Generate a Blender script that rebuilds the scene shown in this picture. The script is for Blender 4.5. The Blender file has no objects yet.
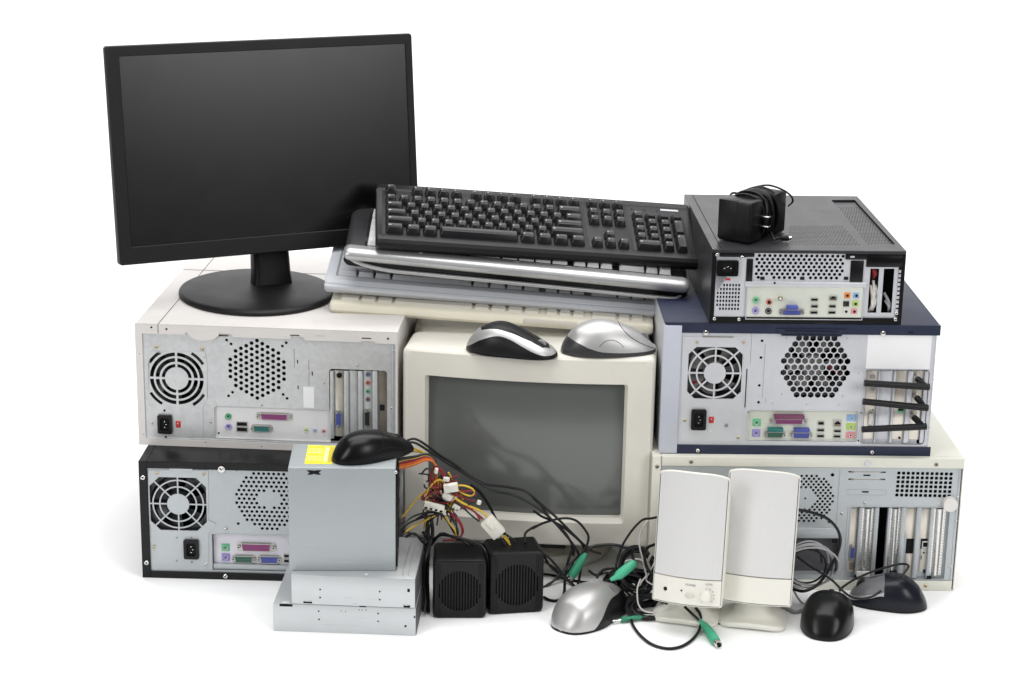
import bpy, bmesh, math, random
from math import sin, cos, pi, radians, hypot
from mathutils import Vector, Matrix, Euler
from mathutils.geometry import tessellate_polygon
random.seed(7)
scene = bpy.context.scene
COL = scene.collection

# ------------------------------------------------------------------ camera
FPX, PITCH, ROLL, CAMH, CAMD = 2010.1482, .2892, .0178, 1.1729, 2.8651
cam = bpy.data.objects.new('camera', bpy.data.cameras.new('camera'))
COL.objects.link(cam)
cam.data.sensor_width = 36.0
cam.data.lens = FPX * 36.0 / 1024.0
cam.data.clip_end = 100.0
cam.matrix_world = (Matrix.Translation((0, -CAMD, CAMH)) @ Matrix.Rotation(pi/2 - PITCH, 4, 'X')
                    @ Matrix.Rotation(ROLL, 4, 'Z'))
scene.camera = cam
EYE = Vector((0, -CAMD, CAMH))

# measuring aids: a point read off the photograph is turned into a point on a real plane of the scene
def ray(px, py):
    x, y = px - 512, py - 341.5
    X = cos(ROLL)*x + sin(ROLL)*y
    Y = -sin(ROLL)*x + cos(ROLL)*y
    r, u = X/FPX, -Y/FPX
    return Vector((r, cos(PITCH) + u*sin(PITCH), -sin(PITCH) + u*cos(PITCH)))
def Pz(p, z):
    d = ray(*p); return EYE + d*((z - EYE.z)/d.z)
def Py(p, y):
    d = ray(*p); return EYE + d*((y - EYE.y)/d.y)
def ZR(x0, y0, s):
    return lambda X, Y: (x0 + X/s, y0 + Y/s)

class Frame:
    """local frame of a thing: x along its face, y into its depth, z up"""
    def __init__(s, o, yaw=0, tilt=0, bank=0):
        s.M = (Matrix.Translation(o) @ Matrix.Rotation(yaw, 4, 'Z') @ Matrix.Rotation(bank, 4, 'Y')
               @ Matrix.Rotation(tilt, 4, 'X'))
        s.I = s.M.inverted()
    def _hit(s, px, ax, val):
        o = s.I @ EYE; d = s.I.to_3x3() @ ray(*px)
        return o + d*((val - o[ax])/d[ax])
    def uv(s, px, y=0.0):
        p = s._hit(px, 1, y); return (p.x, p.z)
    def top(s, px, z):
        p = s._hit(px, 2, z); return (p.x, p.y)

# ------------------------------------------------------------------ materials
def pm(name, col, rough=.5, metal=0.0, var=.05, nscale=25, bump=0.0, bscale=400, spec=.5, coat=0.0,
       rvar=.08, scratch=0.0, spangle=0.0, dirt=0.0, dirtcol=(.25, .22, .17)):
    m = bpy.data.materials.new(name); m.use_nodes = True
    nt = m.node_tree; N = nt.nodes; Lk = nt.links
    b = N['Principled BSDF']
    b.inputs['Metallic'].default_value = metal
    b.inputs['Specular IOR Level'].default_value = spec
    b.inputs['Coat Weight'].default_value = coat
    b.inputs['Coat Roughness'].default_value = .12
    tc = N.new('ShaderNodeTexCoord')
    nz = N.new('ShaderNodeTexNoise'); nz.inputs['Scale'].default_value = nscale
    nz.inputs['Detail'].default_value = 6; nz.inputs['Roughness'].default_value = .6
    Lk.new(tc.outputs['Object'], nz.inputs['Vector'])
    mr = N.new('ShaderNodeMapRange')
    mr.inputs['From Min'].default_value = .25; mr.inputs['From Max'].default_value = .75
    mr.inputs['To Min'].default_value = 1 - var; mr.inputs['To Max'].default_value = 1 + var
    Lk.new(nz.outputs['Fac'], mr.inputs['Value'])
    fac = mr.outputs['Result']
    if spangle:
        vo = N.new('ShaderNodeTexVoronoi'); vo.inputs['Scale'].default_value = 170
        Lk.new(tc.outputs['Object'], vo.inputs['Vector'])
        sx = N.new('ShaderNodeSeparateColor'); Lk.new(vo.outputs['Color'], sx.inputs['Color'])
        m2 = N.new('ShaderNodeMapRange'); m2.inputs['To Min'].default_value = 1 - spangle
        m2.inputs['To Max'].default_value = 1 + spangle
        Lk.new(sx.outputs['Red'], m2.inputs['Value'])
        mu = N.new('ShaderNodeMath'); mu.operation = 'MULTIPLY'
        Lk.new(fac, mu.inputs[0]); Lk.new(m2.outputs['Result'], mu.inputs[1]); fac = mu.outputs[0]
    vm = N.new('ShaderNodeVectorMath'); vm.operation = 'SCALE'
    vm.inputs[0].default_value = col[:3]
    Lk.new(fac, vm.inputs['Scale'])
    out = vm.outputs['Vector']
    if dirt:
        n3 = N.new('ShaderNodeTexNoise'); n3.inputs['Scale'].default_value = 14
        n3.inputs['Detail'].default_value = 9; n3.inputs['Roughness'].default_value = .72
        Lk.new(tc.outputs['Object'], n3.inputs['Vector'])
        m3 = N.new('ShaderNodeMapRange'); m3.inputs['From Min'].default_value = .52
        m3.inputs['From Max'].default_value = .8; m3.inputs['To Max'].default_value = dirt
        Lk.new(n3.outputs['Fac'], m3.inputs['Value'])
        mx = N.new('ShaderNodeMix'); mx.data_type = 'RGBA'
        Lk.new(m3.outputs['Result'], mx.inputs['Factor'])
        Lk.new(out, mx.inputs['A']); mx.inputs['B'].default_value = (*dirtcol, 1)
        out = mx.outputs['Result']
    if scratch:     # fine directional scuffs, in two directions, only where the metal has been handled
        for kx, rot in ((0, .35), (1, -1.1)):
            mp = N.new('ShaderNodeMapping'); mp.inputs['Rotation'].default_value = (0, rot, rot*.3)
            mp.inputs['Scale'].default_value = (9, 60, 700) if kx == 0 else (12, 60, 520)
            Lk.new(tc.outputs['Object'], mp.inputs['Vector'])
            ns = N.new('ShaderNodeTexNoise'); ns.inputs['Scale'].default_value = 1.0; ns.inputs['Detail'].default_value = 2
            Lk.new(mp.outputs['Vector'], ns.inputs['Vector'])
            ms = N.new('ShaderNodeMapRange'); ms.inputs['From Min'].default_value = .66; ms.inputs['From Max'].default_value = .74
            Lk.new(ns.outputs['Fac'], ms.inputs['Value'])
            nm = N.new('ShaderNodeTexNoise'); nm.inputs['Scale'].default_value = 11 + 5*kx
            Lk.new(tc.outputs['Object'], nm.inputs['Vector'])
            mm = N.new('ShaderNodeMapRange'); mm.inputs['From Min'].default_value = .5; mm.inputs['From Max'].default_value = .62; mm.inputs['To Max'].default_value = scratch
            Lk.new(nm.outputs['Fac'], mm.inputs['Value'])
            mlt = N.new('ShaderNodeMath'); mlt.operation = 'MULTIPLY'
            Lk.new(ms.outputs['Result'], mlt.inputs[0]); Lk.new(mm.outputs['Result'], mlt.inputs[1])
            xs = N.new('ShaderNodeMix'); xs.data_type = 'RGBA'
            Lk.new(mlt.outputs[0], xs.inputs['Factor']); Lk.new(out, xs.inputs['A'])
            v_ = max(col[:3]); xs.inputs['B'].default_value = ((.85, .85, .85, 1) if v_ < .55 else (.30, .30, .30, 1)) if v_ > .1 else (.16, .16, .17, 1)
            out = xs.outputs['Result']
    Lk.new(out, b.inputs['Base Color'])
    r2 = N.new('ShaderNodeMapRange')
    r2.inputs['To Min'].default_value = max(.02, rough - rvar); r2.inputs['To Max'].default_value = min(1, rough + rvar)
    Lk.new(nz.outputs['Fac'], r2.inputs['Value']); Lk.new(r2.outputs['Result'], b.inputs['Roughness'])
    if bump:
        n2 = N.new('ShaderNodeTexNoise'); n2.inputs['Scale'].default_value = bscale
        n2.inputs['Detail'].default_value = 3
        Lk.new(tc.outputs['Object'], n2.inputs['Vector'])
        bp = N.new('ShaderNodeBump'); bp.inputs['Strength'].default_value = bump
        bp.inputs['Distance'].default_value = .001
        Lk.new(n2.outputs['Fac'], bp.inputs['Height']); Lk.new(bp.outputs['Normal'], b.inputs['Normal'])
    return m

MT = dict(
    floor=pm('white studio paper', (.93, .93, .93), .75, var=.008, nscale=4, spec=.25),
    white=pm('warm white paint', (.66, .63, .605), .45, scratch=.25, var=.02, bump=.05, bscale=900, dirt=.12),
    cream=pm('cream paint', (.69, .68, .60), .45, scratch=.25, var=.02, bump=.05, bscale=900, dirt=.10),
    navy=pm('navy paint', (.018, .024, .052), .42, spec=.32, scratch=.2, var=.08, bump=.12, bscale=1200, dirt=.05, dirtcol=(.2, .2, .22)),
    bezel=pm('pale blue plastic', (.50, .52, .585), .5, var=.02),
    blackp=pm('black enamel', (.007, .007, .008), .32, spec=.25, scratch=.3, var=.15, bump=.06, bscale=900, dirt=.05, dirtcol=(.12, .12, .12)),
    dblack=pm('dark grey enamel', (.026, .026, .029), .38, spec=.4, var=.1, bump=.1, bscale=1500),
    steel=pm('galvanised steel', (.60, .61, .615), .42, metal=.45, scratch=.15, var=.05, spangle=.05, bump=.04, bscale=200, dirt=.12, dirtcol=(.4, .38, .34)),
    steelb=pm('blue grey zinc', (.46, .49, .505), .42, metal=.4, var=.03, spangle=.015, dirt=.10, dirtcol=(.38, .37, .35)),
    steelc=pm('pale zinc', (.61, .62, .65), .45, metal=.35, var=.025, spangle=.012, dirt=.12, dirtcol=(.45, .44, .42)),
    psug=pm('grey primer', (.37, .40, .41), .45, metal=.3, scratch=.22, dirt=.10, dirtcol=(.3, .31, .31), var=.02, bump=.03, bscale=800),
    drive=pm('pressed steel', (.56, .58, .59), .35, metal=.55, scratch=.35, var=.03, dirt=.06, dirtcol=(.4, .4, .4)),
    satin=pm('satin steel', (.74, .73, .71), .28, metal=.8, var=.05, nscale=80),
    keybed=pm('key well', (.006, .006, .006), .6),
    chrome=pm('bright steel', (.78, .77, .75), .2, metal=1, var=.05, nscale=120),
    brass=pm('yellow zinc', (.66, .57, .38), .32, metal=.9),
    nickel=pm('dull nickel', (.50, .49, .46), .36, metal=.8, var=.06, nscale=90),
    keyb=pm('keyboard housing plastic', (.008, .008, .009), .40, spec=.28, var=.1, bump=.1, bscale=1200),
    bracket=pm('nickel bracket', (.70, .655, .58), .33, metal=.6, var=.06, nscale=60),
    bronze=pm('dull bracket', (.33, .29, .24), .35, metal=.7, var=.15, nscale=60),
    hole=pm('dark interior', (.010, .010, .011), .8, var=.2, spec=.2),  # near-black; stands in for the unlit depth of openings and joints
    inner=pm('grey interior', (.10, .10, .11), .6, metal=.3, var=.4, nscale=30),
    fanb=pm('fan plastic', (.03, .03, .033), .4, var=.15),
    fang=pm('pale fan plastic', (.17, .165, .16), .5, var=.15),
    plastic=pm('black plastic', (.0055, .0055, .006), .38, spec=.26, var=.12, bump=.15, bscale=1300),
    gloss=pm('gloss black plastic', (.003, .003, .0035), .31, var=.1, spec=.28),
    matt=pm('matt black plastic', (.0065, .0065, .0075), .45, var=.1, bump=.12, bscale=1500, spec=.25),
    screen=pm('lcd film', (.003, .003, .0035), .25, var=.05, spec=.42, rvar=.03),
    key=pm('key plastic', (.012, .012, .0135), .30, spec=.36, var=.12, bump=.08, bscale=900),
    keyg=pm('grey key plastic', (.55, .565, .59), .5, var=.05),
    keyw=pm('pale key plastic', (.74, .74, .74), .5, var=.05),
    keyc=pm('cream key plastic', (.62, .59, .52), .5, var=.05),
    kgrey=pm('blue grey plastic', (.54, .56, .595), .48, var=.03),
    kgraph=pm('graphite plastic', (.030, .030, .032), .38, var=.08),
    kcream=pm('yellowed plastic', (.74, .70, .575), .5, var=.04, nscale=9, dirt=.12, dirtcol=(.62, .50, .25)),
    silver=pm('silver paint', (.50, .50, .505), .36, metal=.6, var=.03),
    silverm=pm('satin silver paint', (.50, .495, .49), .43, metal=.7, var=.03),
    beige=pm('beige plastic', (.67, .645, .575), .5, var=.02, bump=.06, bscale=1100, dirt=.06),
    glass=pm('crt glass', (.122, .129, .122), .16, var=.02, spec=.6, rvar=.02),
    ivory=pm('ivory plastic', (.75, .735, .665), .48, var=.015, bump=.05, bscale=1100, dirt=.05),
    grill=pm('grille cloth', (.66, .655, .65), .75, var=.018, nscale=300, bump=.6, bscale=1700, spec=.2),
    ioplate=pm('port plate steel', (.78, .765, .77), .4, metal=.2, var=.04, nscale=40),
    iocream=pm('port plate enamel', (.66, .68, .60), .4, metal=.2, var=.04, nscale=40),
    sticker=pm('white paper label', (.83, .83, .84), .55, var=.01),
    yellow=pm('yellow label', (.85, .76, .03), .5, var=.03, nscale=60),
    rubber=pm('black rubber', (.006, .006, .007), .40, spec=.3, var=.2, nscale=60),
    gcable=pm('grey cable jacket', (.33, .33, .34), .42, var=.1),
    wcable=pm('pale cable jacket', (.62, .60, .57), .45, var=.06),
    wcon=pm('white nylon', (.66, .64, .57), .45, var=.04),
    navyp=pm('navy plastic', (.008, .009, .015), .30, spec=.3, var=.1),
    greyp=pm('grey plastic', (.24, .24, .25), .42, var=.05),
)
def cm(n, c, r=.45, **k): MT[n] = pm(n + ' plastic', c, r, var=.06, **k)
cm('magenta', (.25, .045, .17)); cm('maroon', (.17, .045, .10)); cm('green', (.03, .36, .16)); cm('pgreen', (.17, .52, .29)); cm('teal', (.02, .16, .145))
cm('dgreen', (.035, .12, .085)); cm('blue', (.06, .085, .34)); cm('purple', (.32, .27, .60)); cm('ltblue', (.25, .42, .68))
cm('lime', (.42, .58, .12)); cm('pink', (.72, .30, .33)); cm('red', (.55, .03, .03)); cm('orange', (.75, .22, .03))
cm('wyel', (.62, .40, .02)); cm('wred', (.22, .008, .014)); cm('wora', (.62, .10, .015)); cm('wblk', (.012, .012, .012)); cm('wwht', (.7, .68, .65)); cm('wpur', (.13, .03, .10)); cm('jade', (.02, .22, .12)); cm('mint', (.06, .42, .24))
cm('lav', (.70, .68, .74)); cm('pinkred', (.55, .16, .10))

# ------------------------------------------------------------------ mesh building
class MB:
    def __init__(s):
        s.v, s.f, s.mi, s.mats = [], [], [], []
    def _m(s, mat):
        if mat not in s.mats: s.mats.append(mat)
        return s.mats.index(mat)
    def add(s, vs, fs, mat):
        o = len(s.v); k = s._m(mat)
        s.v += [Vector(p) for p in vs]
        s.f += [tuple(i + o for i in f) for f in fs]; s.mi += [k]*len(fs)
        return s
    def bm(s, bm, mat, M=None):
        if M is not None: bmesh.ops.transform(bm, matrix=M, verts=bm.verts)
        bm.verts.ensure_lookup_table(); bm.verts.index_update()
        s.add([v.co.copy() for v in bm.verts], [[v.index for v in f.verts] for f in bm.faces], mat)
        bm.free(); return s
    def box(s, x0, x1, y0, y1, z0, z1, mat, b=0.0, seg=2, M=None):
        bm = bmesh.new(); bmesh.ops.create_cube(bm, size=1)
        for v in bm.verts:
            v.co = Vector((x0 + (v.co.x + .5)*(x1 - x0), y0 + (v.co.y + .5)*(y1 - y0), z0 + (v.co.z + .5)*(z1 - z0)))
        b = min(b, .45*abs(x1 - x0), .45*abs(y1 - y0), .45*abs(z1 - z0))
        if b > 0: bmesh.ops.bevel(bm, geom=bm.edges[:], offset=b, segments=seg, affect='EDGES', profile=.5)
        return s.bm(bm, mat, M)
    def cyl(s, p0, p1, r0, mat, r1=None, n=20, caps=True):
        p0, p1 = Vector(p0), Vector(p1); r1 = r0 if r1 is None else r1
        d = (p1 - p0).normalized(); a = d.orthogonal().normalized(); c = d.cross(a)
        vs = []
        for p, r in ((p0, r0), (p1, r1)):
            vs += [p + (a*cos(2*pi*i/n) + c*sin(2*pi*i/n))*r for i in range(n)]
        fs = [(i, (i+1) % n, n + (i+1) % n, n + i) for i in range(n)]
        if caps: fs += [tuple(range(n))[::-1], tuple(range(n, 2*n))]
        return s.add(vs, fs, mat)
    def loft(s, loops, mat, cap0=True, cap1=True, closed=True):
        n = len(loops[0]); vs = [p for l in loops for p in l]; fs = []
        for k in range(len(loops) - 1):
            for i in range(n if closed else n - 1):
                j = (i + 1) % n
                fs.append((k*n + i, k*n + j, (k+1)*n + j, (k+1)*n + i))
        if cap0: fs.append(tuple(range(n))[::-1])
        if cap1: fs.append(tuple((len(loops)-1)*n + i for i in range(n)))
        return s.add(vs, fs, mat)
    def tube(s, pts, r, mat, seg=8, sub=6, caps=True):
        P = smooth(pts, sub); L = []
        t0 = (P[1] - P[0]).normalized(); a = t0.orthogonal().normalized()
        for i, p in enumerate(P):
            t = (P[min(i+1, len(P)-1)] - P[max(i-1, 0)])
            t = t.normalized() if t.length > 1e-9 else t0
            a = (a - t*a.dot(t))
            a = a.normalized() if a.length > 1e-9 else t.orthogonal().normalized()
            c = t.cross(a)
            rr = r(i/(len(P)-1)) if callable(r) else r
            L.append([p + (a*cos(2*pi*k/seg) + c*sin(2*pi*k/seg))*rr for k in range(seg)])
        return s.loft(L, mat, caps, caps)
    def prism(s, poly, y0, y1, mat):                 # poly in (x, z), from y0 to y1
        n = len(poly)
        return s.loft([[Vector((x, y0, z)) for x, z in poly], [Vector((x, y1, z)) for x, z in poly]], mat)
    def sheet(s, outer, holes, y0, t, mat, axis='y'):
        """flat plate with real holes; outline in (x, z), thickness t behind y0"""
        loops = [outer] + list(holes)
        tri = tessellate_polygon([[Vector((x, z, 0)) for x, z in l] for l in loops])
        flat = [p for l in loops for p in l]; n = len(flat)
        mk = (lambda x, z, y: (x, y, z)) if axis == 'y' else (lambda x, z, y: (x, z, y))
        vs = [mk(x, z, y0) for x, z in flat] + [mk(x, z, y0 + t) for x, z in flat]
        fs = [tuple(f) for f in tri] + [tuple(i + n for i in f[::-1]) for f in tri]
        o = 0
        for l in loops:
            m = len(l)
            fs += [(o + i, o + (i+1) % m, n + o + (i+1) % m, n + o + i) for i in range(m)]
            o += m
        return s.add(vs, fs, mat)
    def build(s, name, parent=None, ang=35, M=None, recalc=True):
        me = bpy.data.meshes.new(name)
        vs = s.v if M is None else [M @ p for p in s.v]
        me.from_pydata([tuple(p) for p in vs], [], s.f)
        for m in s.mats: me.materials.append(MT[m])
        me.polygons.foreach_set('material_index', s.mi)
        if recalc:
            bm = bmesh.new(); bm.from_mesh(me)
            bmesh.ops.recalc_face_normals(bm, faces=bm.faces[:]); bm.to_mesh(me); bm.free()
        me.polygons.foreach_set('use_smooth', [True]*len(me.polygons))
        me.set_sharp_from_angle(angle=radians(ang))
        me.update()
        o = bpy.data.objects.new(name, me); COL.objects.link(o)
        if parent is not None: o.parent = parent
        return o

def smooth(pts, sub=6):
    P = [Vector(p) for p in pts]
    if len(P) < 3 or sub < 2: return P
    out = []
    for i in range(len(P) - 1):
        p0 = P[i-1] if i else P[0]*2 - P[1]
        p1, p2 = P[i], P[i+1]
        p3 = P[i+2] if i + 2 < len(P) else P[-1]*2 - P[-2]
        for k in range(sub):
            t = k/sub
            out.append(.5*((2*p1) + (p2 - p0)*t + (2*p0 - 5*p1 + 4*p2 - p3)*t*t + (3*p1 - p0 - 3*p2 + p3)*t**3))
    out.append(P[-1]); return out

def circ(u, v, r, n=12, ry=None, a0=0):
    ry = r if ry is None else ry
    return [(u + r*cos(a0 + 2*pi*i/n), v + ry*sin(a0 + 2*pi*i/n)) for i in range(n)]
def rect(u0, u1, v0, v1): return [(u0, v0), (u1, v0), (u1, v1), (u0, v1)]
def rrect(u0, u1, v0, v1, r, n=4):
    u0, u1 = sorted((u0, u1)); v0, v1 = sorted((v0, v1))
    r = min(r, .49*(u1-u0), .49*(v1-v0)); out = []
    for cx, cy, a in ((u1-r, v0+r, -90), (u1-r, v1-r, 0), (u0+r, v1-r, 90), (u0+r, v0+r, 180)):
        for i in range(n + 1):
            t = radians(a + 90*i/n); out.append((cx + r*cos(t), cy + r*sin(t)))
    return out
def arcslot(u, v, r0, r1, a0, a1, n=10):
    L = [(u + r1*cos(a0 + (a1-a0)*i/n), v + r1*sin(a0 + (a1-a0)*i/n)) for i in range(n+1)]
    return L + [(u + r0*cos(a1 - (a1-a0)*i/n), v + r0*sin(a1 - (a1-a0)*i/n)) for i in range(n+1)]

def thing(name, frame, label, cat, group=None):
    o = bpy.data.objects.new(name, None); COL.objects.link(o)
    o.empty_display_size = .05
    o.matrix_world = frame.M
    o['label'] = label; o['category'] = cat
    if group: o['group'] = group
    return o
def tagged(o, label, cat, group=None):
    o['label'] = label; o['category'] = cat
    if group: o['group'] = group
    return o

# ------------------------------------------------------------------ small hardware
_cache = {}
def inst(key, maker, name, parent, loc, scale=1.0):
    if key not in _cache:
        o = maker(); _cache[key] = o.data
    else:
        o = bpy.data.objects.new(name, _cache[key]); COL.objects.link(o)
    o.name = name
    o.parent = parent; o.location = loc; o.scale = (scale,)*3
    return o
def screw(parent, uv, r=.003, mat='chrome', y=0.0, flange=False):
    def mk():
        b = MB(); n = 18
        prof = [(1.35, 0), (1.35, -.18), (1.0, -.2), (.98, -.5), (.8, -.72), (.4, -.82), (.0001, -.84)] if flange else \
               [(1.0, .05), (1.0, -.25), (.85, -.5), (.5, -.66), (.0001, -.7)]
        b.loft([[Vector((q*cos(2*pi*i/n), yy, q*sin(2*pi*i/n))) for i in range(n)] for q, yy in prof], mat)
        h = -.87 if flange else -.73
        a = .4
        R = Matrix.Rotation(a, 4, 'Y')
        b.box(-.55, .55, h, h + .3, -.11, .11, 'hole', M=R); b.box(-.11, .11, h - .005, h + .3, -.55, .55, 'hole', M=R)
        return b.build('screw')
    return inst(('screw', mat, flange), mk, 'screw', parent, (uv[0], y, uv[1]), r)

def iec(parent, u0, u1, v0, v1, y=0.0):
    """kettle-lead power inlet"""
    u0, u1 = sorted((u0, u1)); v0, v1 = sorted((v0, v1))
    w, h = u1-u0, v1-v0; b = MB(); m = min(w, h)
    b.sheet(rrect(u0, u1, v0, v1, m*.12), [rrect(u0+w*.18, u1-w*.18, v0+h*.16, v1-h*.16, m*.16)], y - .0042, .0048, 'gloss')
    b.box(u0+w*.08, u1-w*.08, y-.0006, y-.0003, v0+h*.08, v1-h*.08, 'hole')
    b.sheet(rrect(u0+w*.10, u1-w*.10, v0+h*.10, v1-h*.10, m*.1), [rrect(u0+w*.2, u1-w*.2, v0+h*.18, v1-h*.18, m*.14)], y - .0030, .0024, 'gloss')
    o = b.build('power_inlet', parent)
    cu, cv = (u0+u1)/2, (v0+v1)/2
    vert = h > w
    for k in (-1, 0, 1):
        du, dv = (m*.1*(k == 0), k*h*.15) if vert else (k*w*.15, m*.1*(k == 0))
        p = MB().box(cu+du-m*.05, cu+du+m*.05, y-.0034, y-.0004, cv+dv-m*.028, cv+dv+m*.028, 'chrome', .0003)
        p.build('pin', o)
    return o
def switch(parent, u, v, w, h, y=0.0):
    b = MB().sheet(rect(u-w/2-.0008, u+w/2+.0008, v-h/2-.0008, v+h/2+.0008), [], y-.0006, .003, 'red')
    b.box(u-w/2, u+w/2, y-.0025, y, v, v+h/2, 'red', .0006); b.box(u-w/2, u+w/2, y-.0012, y, v-h/2, v-.0002, 'red', .0003)
    b.box(u-w*.12, u+w*.12, y-.0027, y-.002, v+h*.15, v+h*.32, 'wwht')
    return b.build('voltage_switch', parent)
def dsub(parent, name, u, v, w, h, col, y, vert=False, block=None):
    """D-shaped connector: flange, shell, coloured insert with pin holes, two hex posts. w = whole flange length"""
    b = MB()
    def T(a, c): return (u + c, v + a) if vert else (u + a, v + c)
    def poly(k, hh): return [T(-w*k, hh), T(w*k, hh), T(w*k*.93, -hh), T(-w*k*.93, -hh)]
    fl = [T(x, z) for x, z in rrect(-w/2, w/2, -h*.5, h*.5, h*.3)]
    b.prism(fl, y - .0008, y + .0005, 'nickel')
    out, inn = poly(.375, h*.43), poly(.36, h*.365)
    b.sheet(out, [inn], y - .0042, .0036, 'nickel')
    b.prism(poly(.358, h*.36), y - .0034, y - .0006, col)
    n = max(5, int(w/.0042))
    for r_ in (-1, 1):
        for i in range(n - (r_ < 0)):
            a = (i - (n - 1 - (r_ < 0))/2)*(w*.6/n)
            c = T(a, r_*h*.13)
            b.prism(circ(c[0], c[1], .00045, 6), y - .0036, y - .003, 'hole')
    for k in (-1, 1):
        c = T(k*w*.44, 0)
        b.prism(circ(c[0], c[1], h*.2, 6), y - .0046, y, 'nickel'); b.prism(circ(c[0], c[1], h*.09, 8), y - .0049, y - .004, 'hole')
    if block:
        b.box(u - block[0]/2, u + block[0]/2, y - .009, y + .0005, v + h*.62, v + h*.62 + block[1], block[2], .0006)
    return b.build(name, parent)
def mini_din(parent, u, v, r, col, y, bg=None, name='keyboard_port'):
    b = MB()
    if bg: b.box(u-r*1.25, u+r*1.3, y-.0006, y+.0005, v-r*1.15, v+r*1.25, bg, .0001)
    b.sheet(circ(u, v, r, 28), [circ(u, v, r*.70, 24)], y-.0024, .003, col)
    b.prism(circ(u, v, r*.72, 24), y-.0004, y+.0002, col)
    b.sheet(circ(u, v, r*.66, 24), [circ(u, v, r*.58, 24)], y-.0018, .0016, 'wwht')
    for a in (35, 90, 145, 215, 270, 325):
        b.prism(circ(u + r*.36*cos(radians(a)), v + r*.36*sin(radians(a)), r*.085, 8), y-.0008, y, 'hole')
    b.box(u-r*.12, u+r*.12, y-.0007, y, v-r*.16, v+r*.18, 'hole')
    return b.build(name, parent)
def usb(parent, u, v, w, h, y, mat='nickel'):
    b = MB()
    b.sheet(rect(u-w/2, u+w/2, v-h/2, v+h/2), [rect(u-w/2+.0008, u+w/2-.0008, v-h/2+.0008, v+h/2-.0008)], y-.0019, .0024, mat)
    b.box(u-w/2+.0004, u+w/2-.0004, y-.0005, y-.0002, v-h/2+.0004, v+h/2-.0004, 'hole')
    b.box(u-w*.36, u+w*.36, y-.0014, y-.0004, v+h*.02, v+h*.22, 'plastic')
    return b.build('usb_port', parent)
def jack(parent, u, v, r, col, y, bg=None, sq=None, name='audio_jack'):
    b = MB()
    if bg:
        sw, sh = sq
        b.box(u-sw/2, u+sw/2, y-.0007, y+.0004, v-sh/2, v+sh/2, bg, .0001)
    b.sheet(circ(u, v, r, 24), [circ(u, v, r*.5, 18)], y-.0018, .0024, col)
    b.prism(circ(u, v, r*.52, 18), y-.0008, y, 'hole')
    b.sheet(circ(u, v, r*.62, 20), [circ(u, v, r*.46, 18)], y-.0022, .0012, 'chrome')
    return b.build(name, parent)
def rj45(parent, u, v, w, h, y):
    b = MB().sheet(rect(u-w/2, u+w/2, v-h/2, v+h/2),
                   [[(u-w*.38, v-h*.36), (u+w*.38, v-h*.36), (u+w*.38, v+h*.2), (u+w*.2, v+h*.2), (u+w*.2, v+h*.38), (u-w*.2, v+h*.38), (u-w*.2, v+h*.2), (u-w*.38, v+h*.2)]],
                   y-.0022, .0026, 'nickel')
    b.box(u-w*.48, u+w*.48, y-.0006, y-.0003, v-h*.48, v+h*.48, 'hole')
    for i in range(6): b.box(u-w*.28+i*w*.11, u-w*.28+i*w*.11+.0004, y-.0014, y-.0005, v-h*.34, v-h*.1, 'brass')
    return b.build('network_port', parent)
def mark(parent, u0, u1, v0, v1, y, mat='hole', name='slot', t=.0008):
    return MB().box(min(u0, u1), max(u0, u1), y, y + t, min(v0, v1), max(v0, v1), mat).build(name, parent)

def fan(parent, u, v, r, y, hub='fanb', blade='fanb', n=7, frame=True):
    """case fan behind its grille"""
    b = MB()
    b.cyl((u, y, v), (u, y+.02, v), r*.40, hub, n=28)
    for k in range(n):
        a = 2*pi*k/n; L = []
        for j in range(6):
            q = r*(.36 + .58*j/5); c0 = a - .30 - .10*j/5; c1 = a + .30 + .06*j/5
            L.append([Vector((u + q*cos(c0), y+.016, v + q*sin(c0))), Vector((u + q*cos((c0+c1)/2), y+.007, v + q*sin((c0+c1)/2))),
                      Vector((u + q*cos(c1), y+.002, v + q*sin(c1))), Vector((u + q*cos(c1), y+.0035, v + q*sin(c1))),
                      Vector((u + q*cos((c0+c1)/2), y+.0085, v + q*sin((c0+c1)/2))), Vector((u + q*cos(c0), y+.0175, v + q*sin(c0)))])
        b.loft(L, blade)
    if frame:
        b.sheet(rrect(u-r*1.1, u+r*1.1, v-r*1.1, v+r*1.1, r*.1), [circ(u, v, r*1.0, 36)], y, .022, 'fanb')
    return b.build('fan', parent)
def grille(parent, u, v, hub, rings, spokes, rmax, t, mat, y, half):
    """pressed finger guard: hub, rings and spokes, clipped by its square opening"""
    b = MB()
    b.prism(circ(u, v, hub, 40), y, y + .001, mat)
    for r in rings:
        b.sheet(circ(u, v, r + t/2, 56), [circ(u, v, r - t/2, 56)], y + .0002, .0009, mat)
    for k in range(spokes):
        a = 2*pi*k/spokes; L = rmax
        ca = max(abs(cos(a)), abs(sin(a)))
        if L*ca > half: L = half/ca
        p = [(hub*.95, -t/2), (L, -t/2), (L, t/2), (hub*.95, t/2)]
        b.prism([(u + x*cos(a) - z*sin(a), v + x*sin(a) + z*cos(a)) for x, z in p], y + .0004, y + .0012, mat)
    return b.build('fan_grille', parent)
def chamf(u, v, h, c, n=0): # square with cut corners
    return [(u-h+c, v-h), (u+h-c, v-h), (u+h, v-h+c), (u+h, v+h-c), (u+h-c, v+h), (u-h+c, v+h), (u-h, v+h-c), (u-h, v-h+c)]
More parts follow.
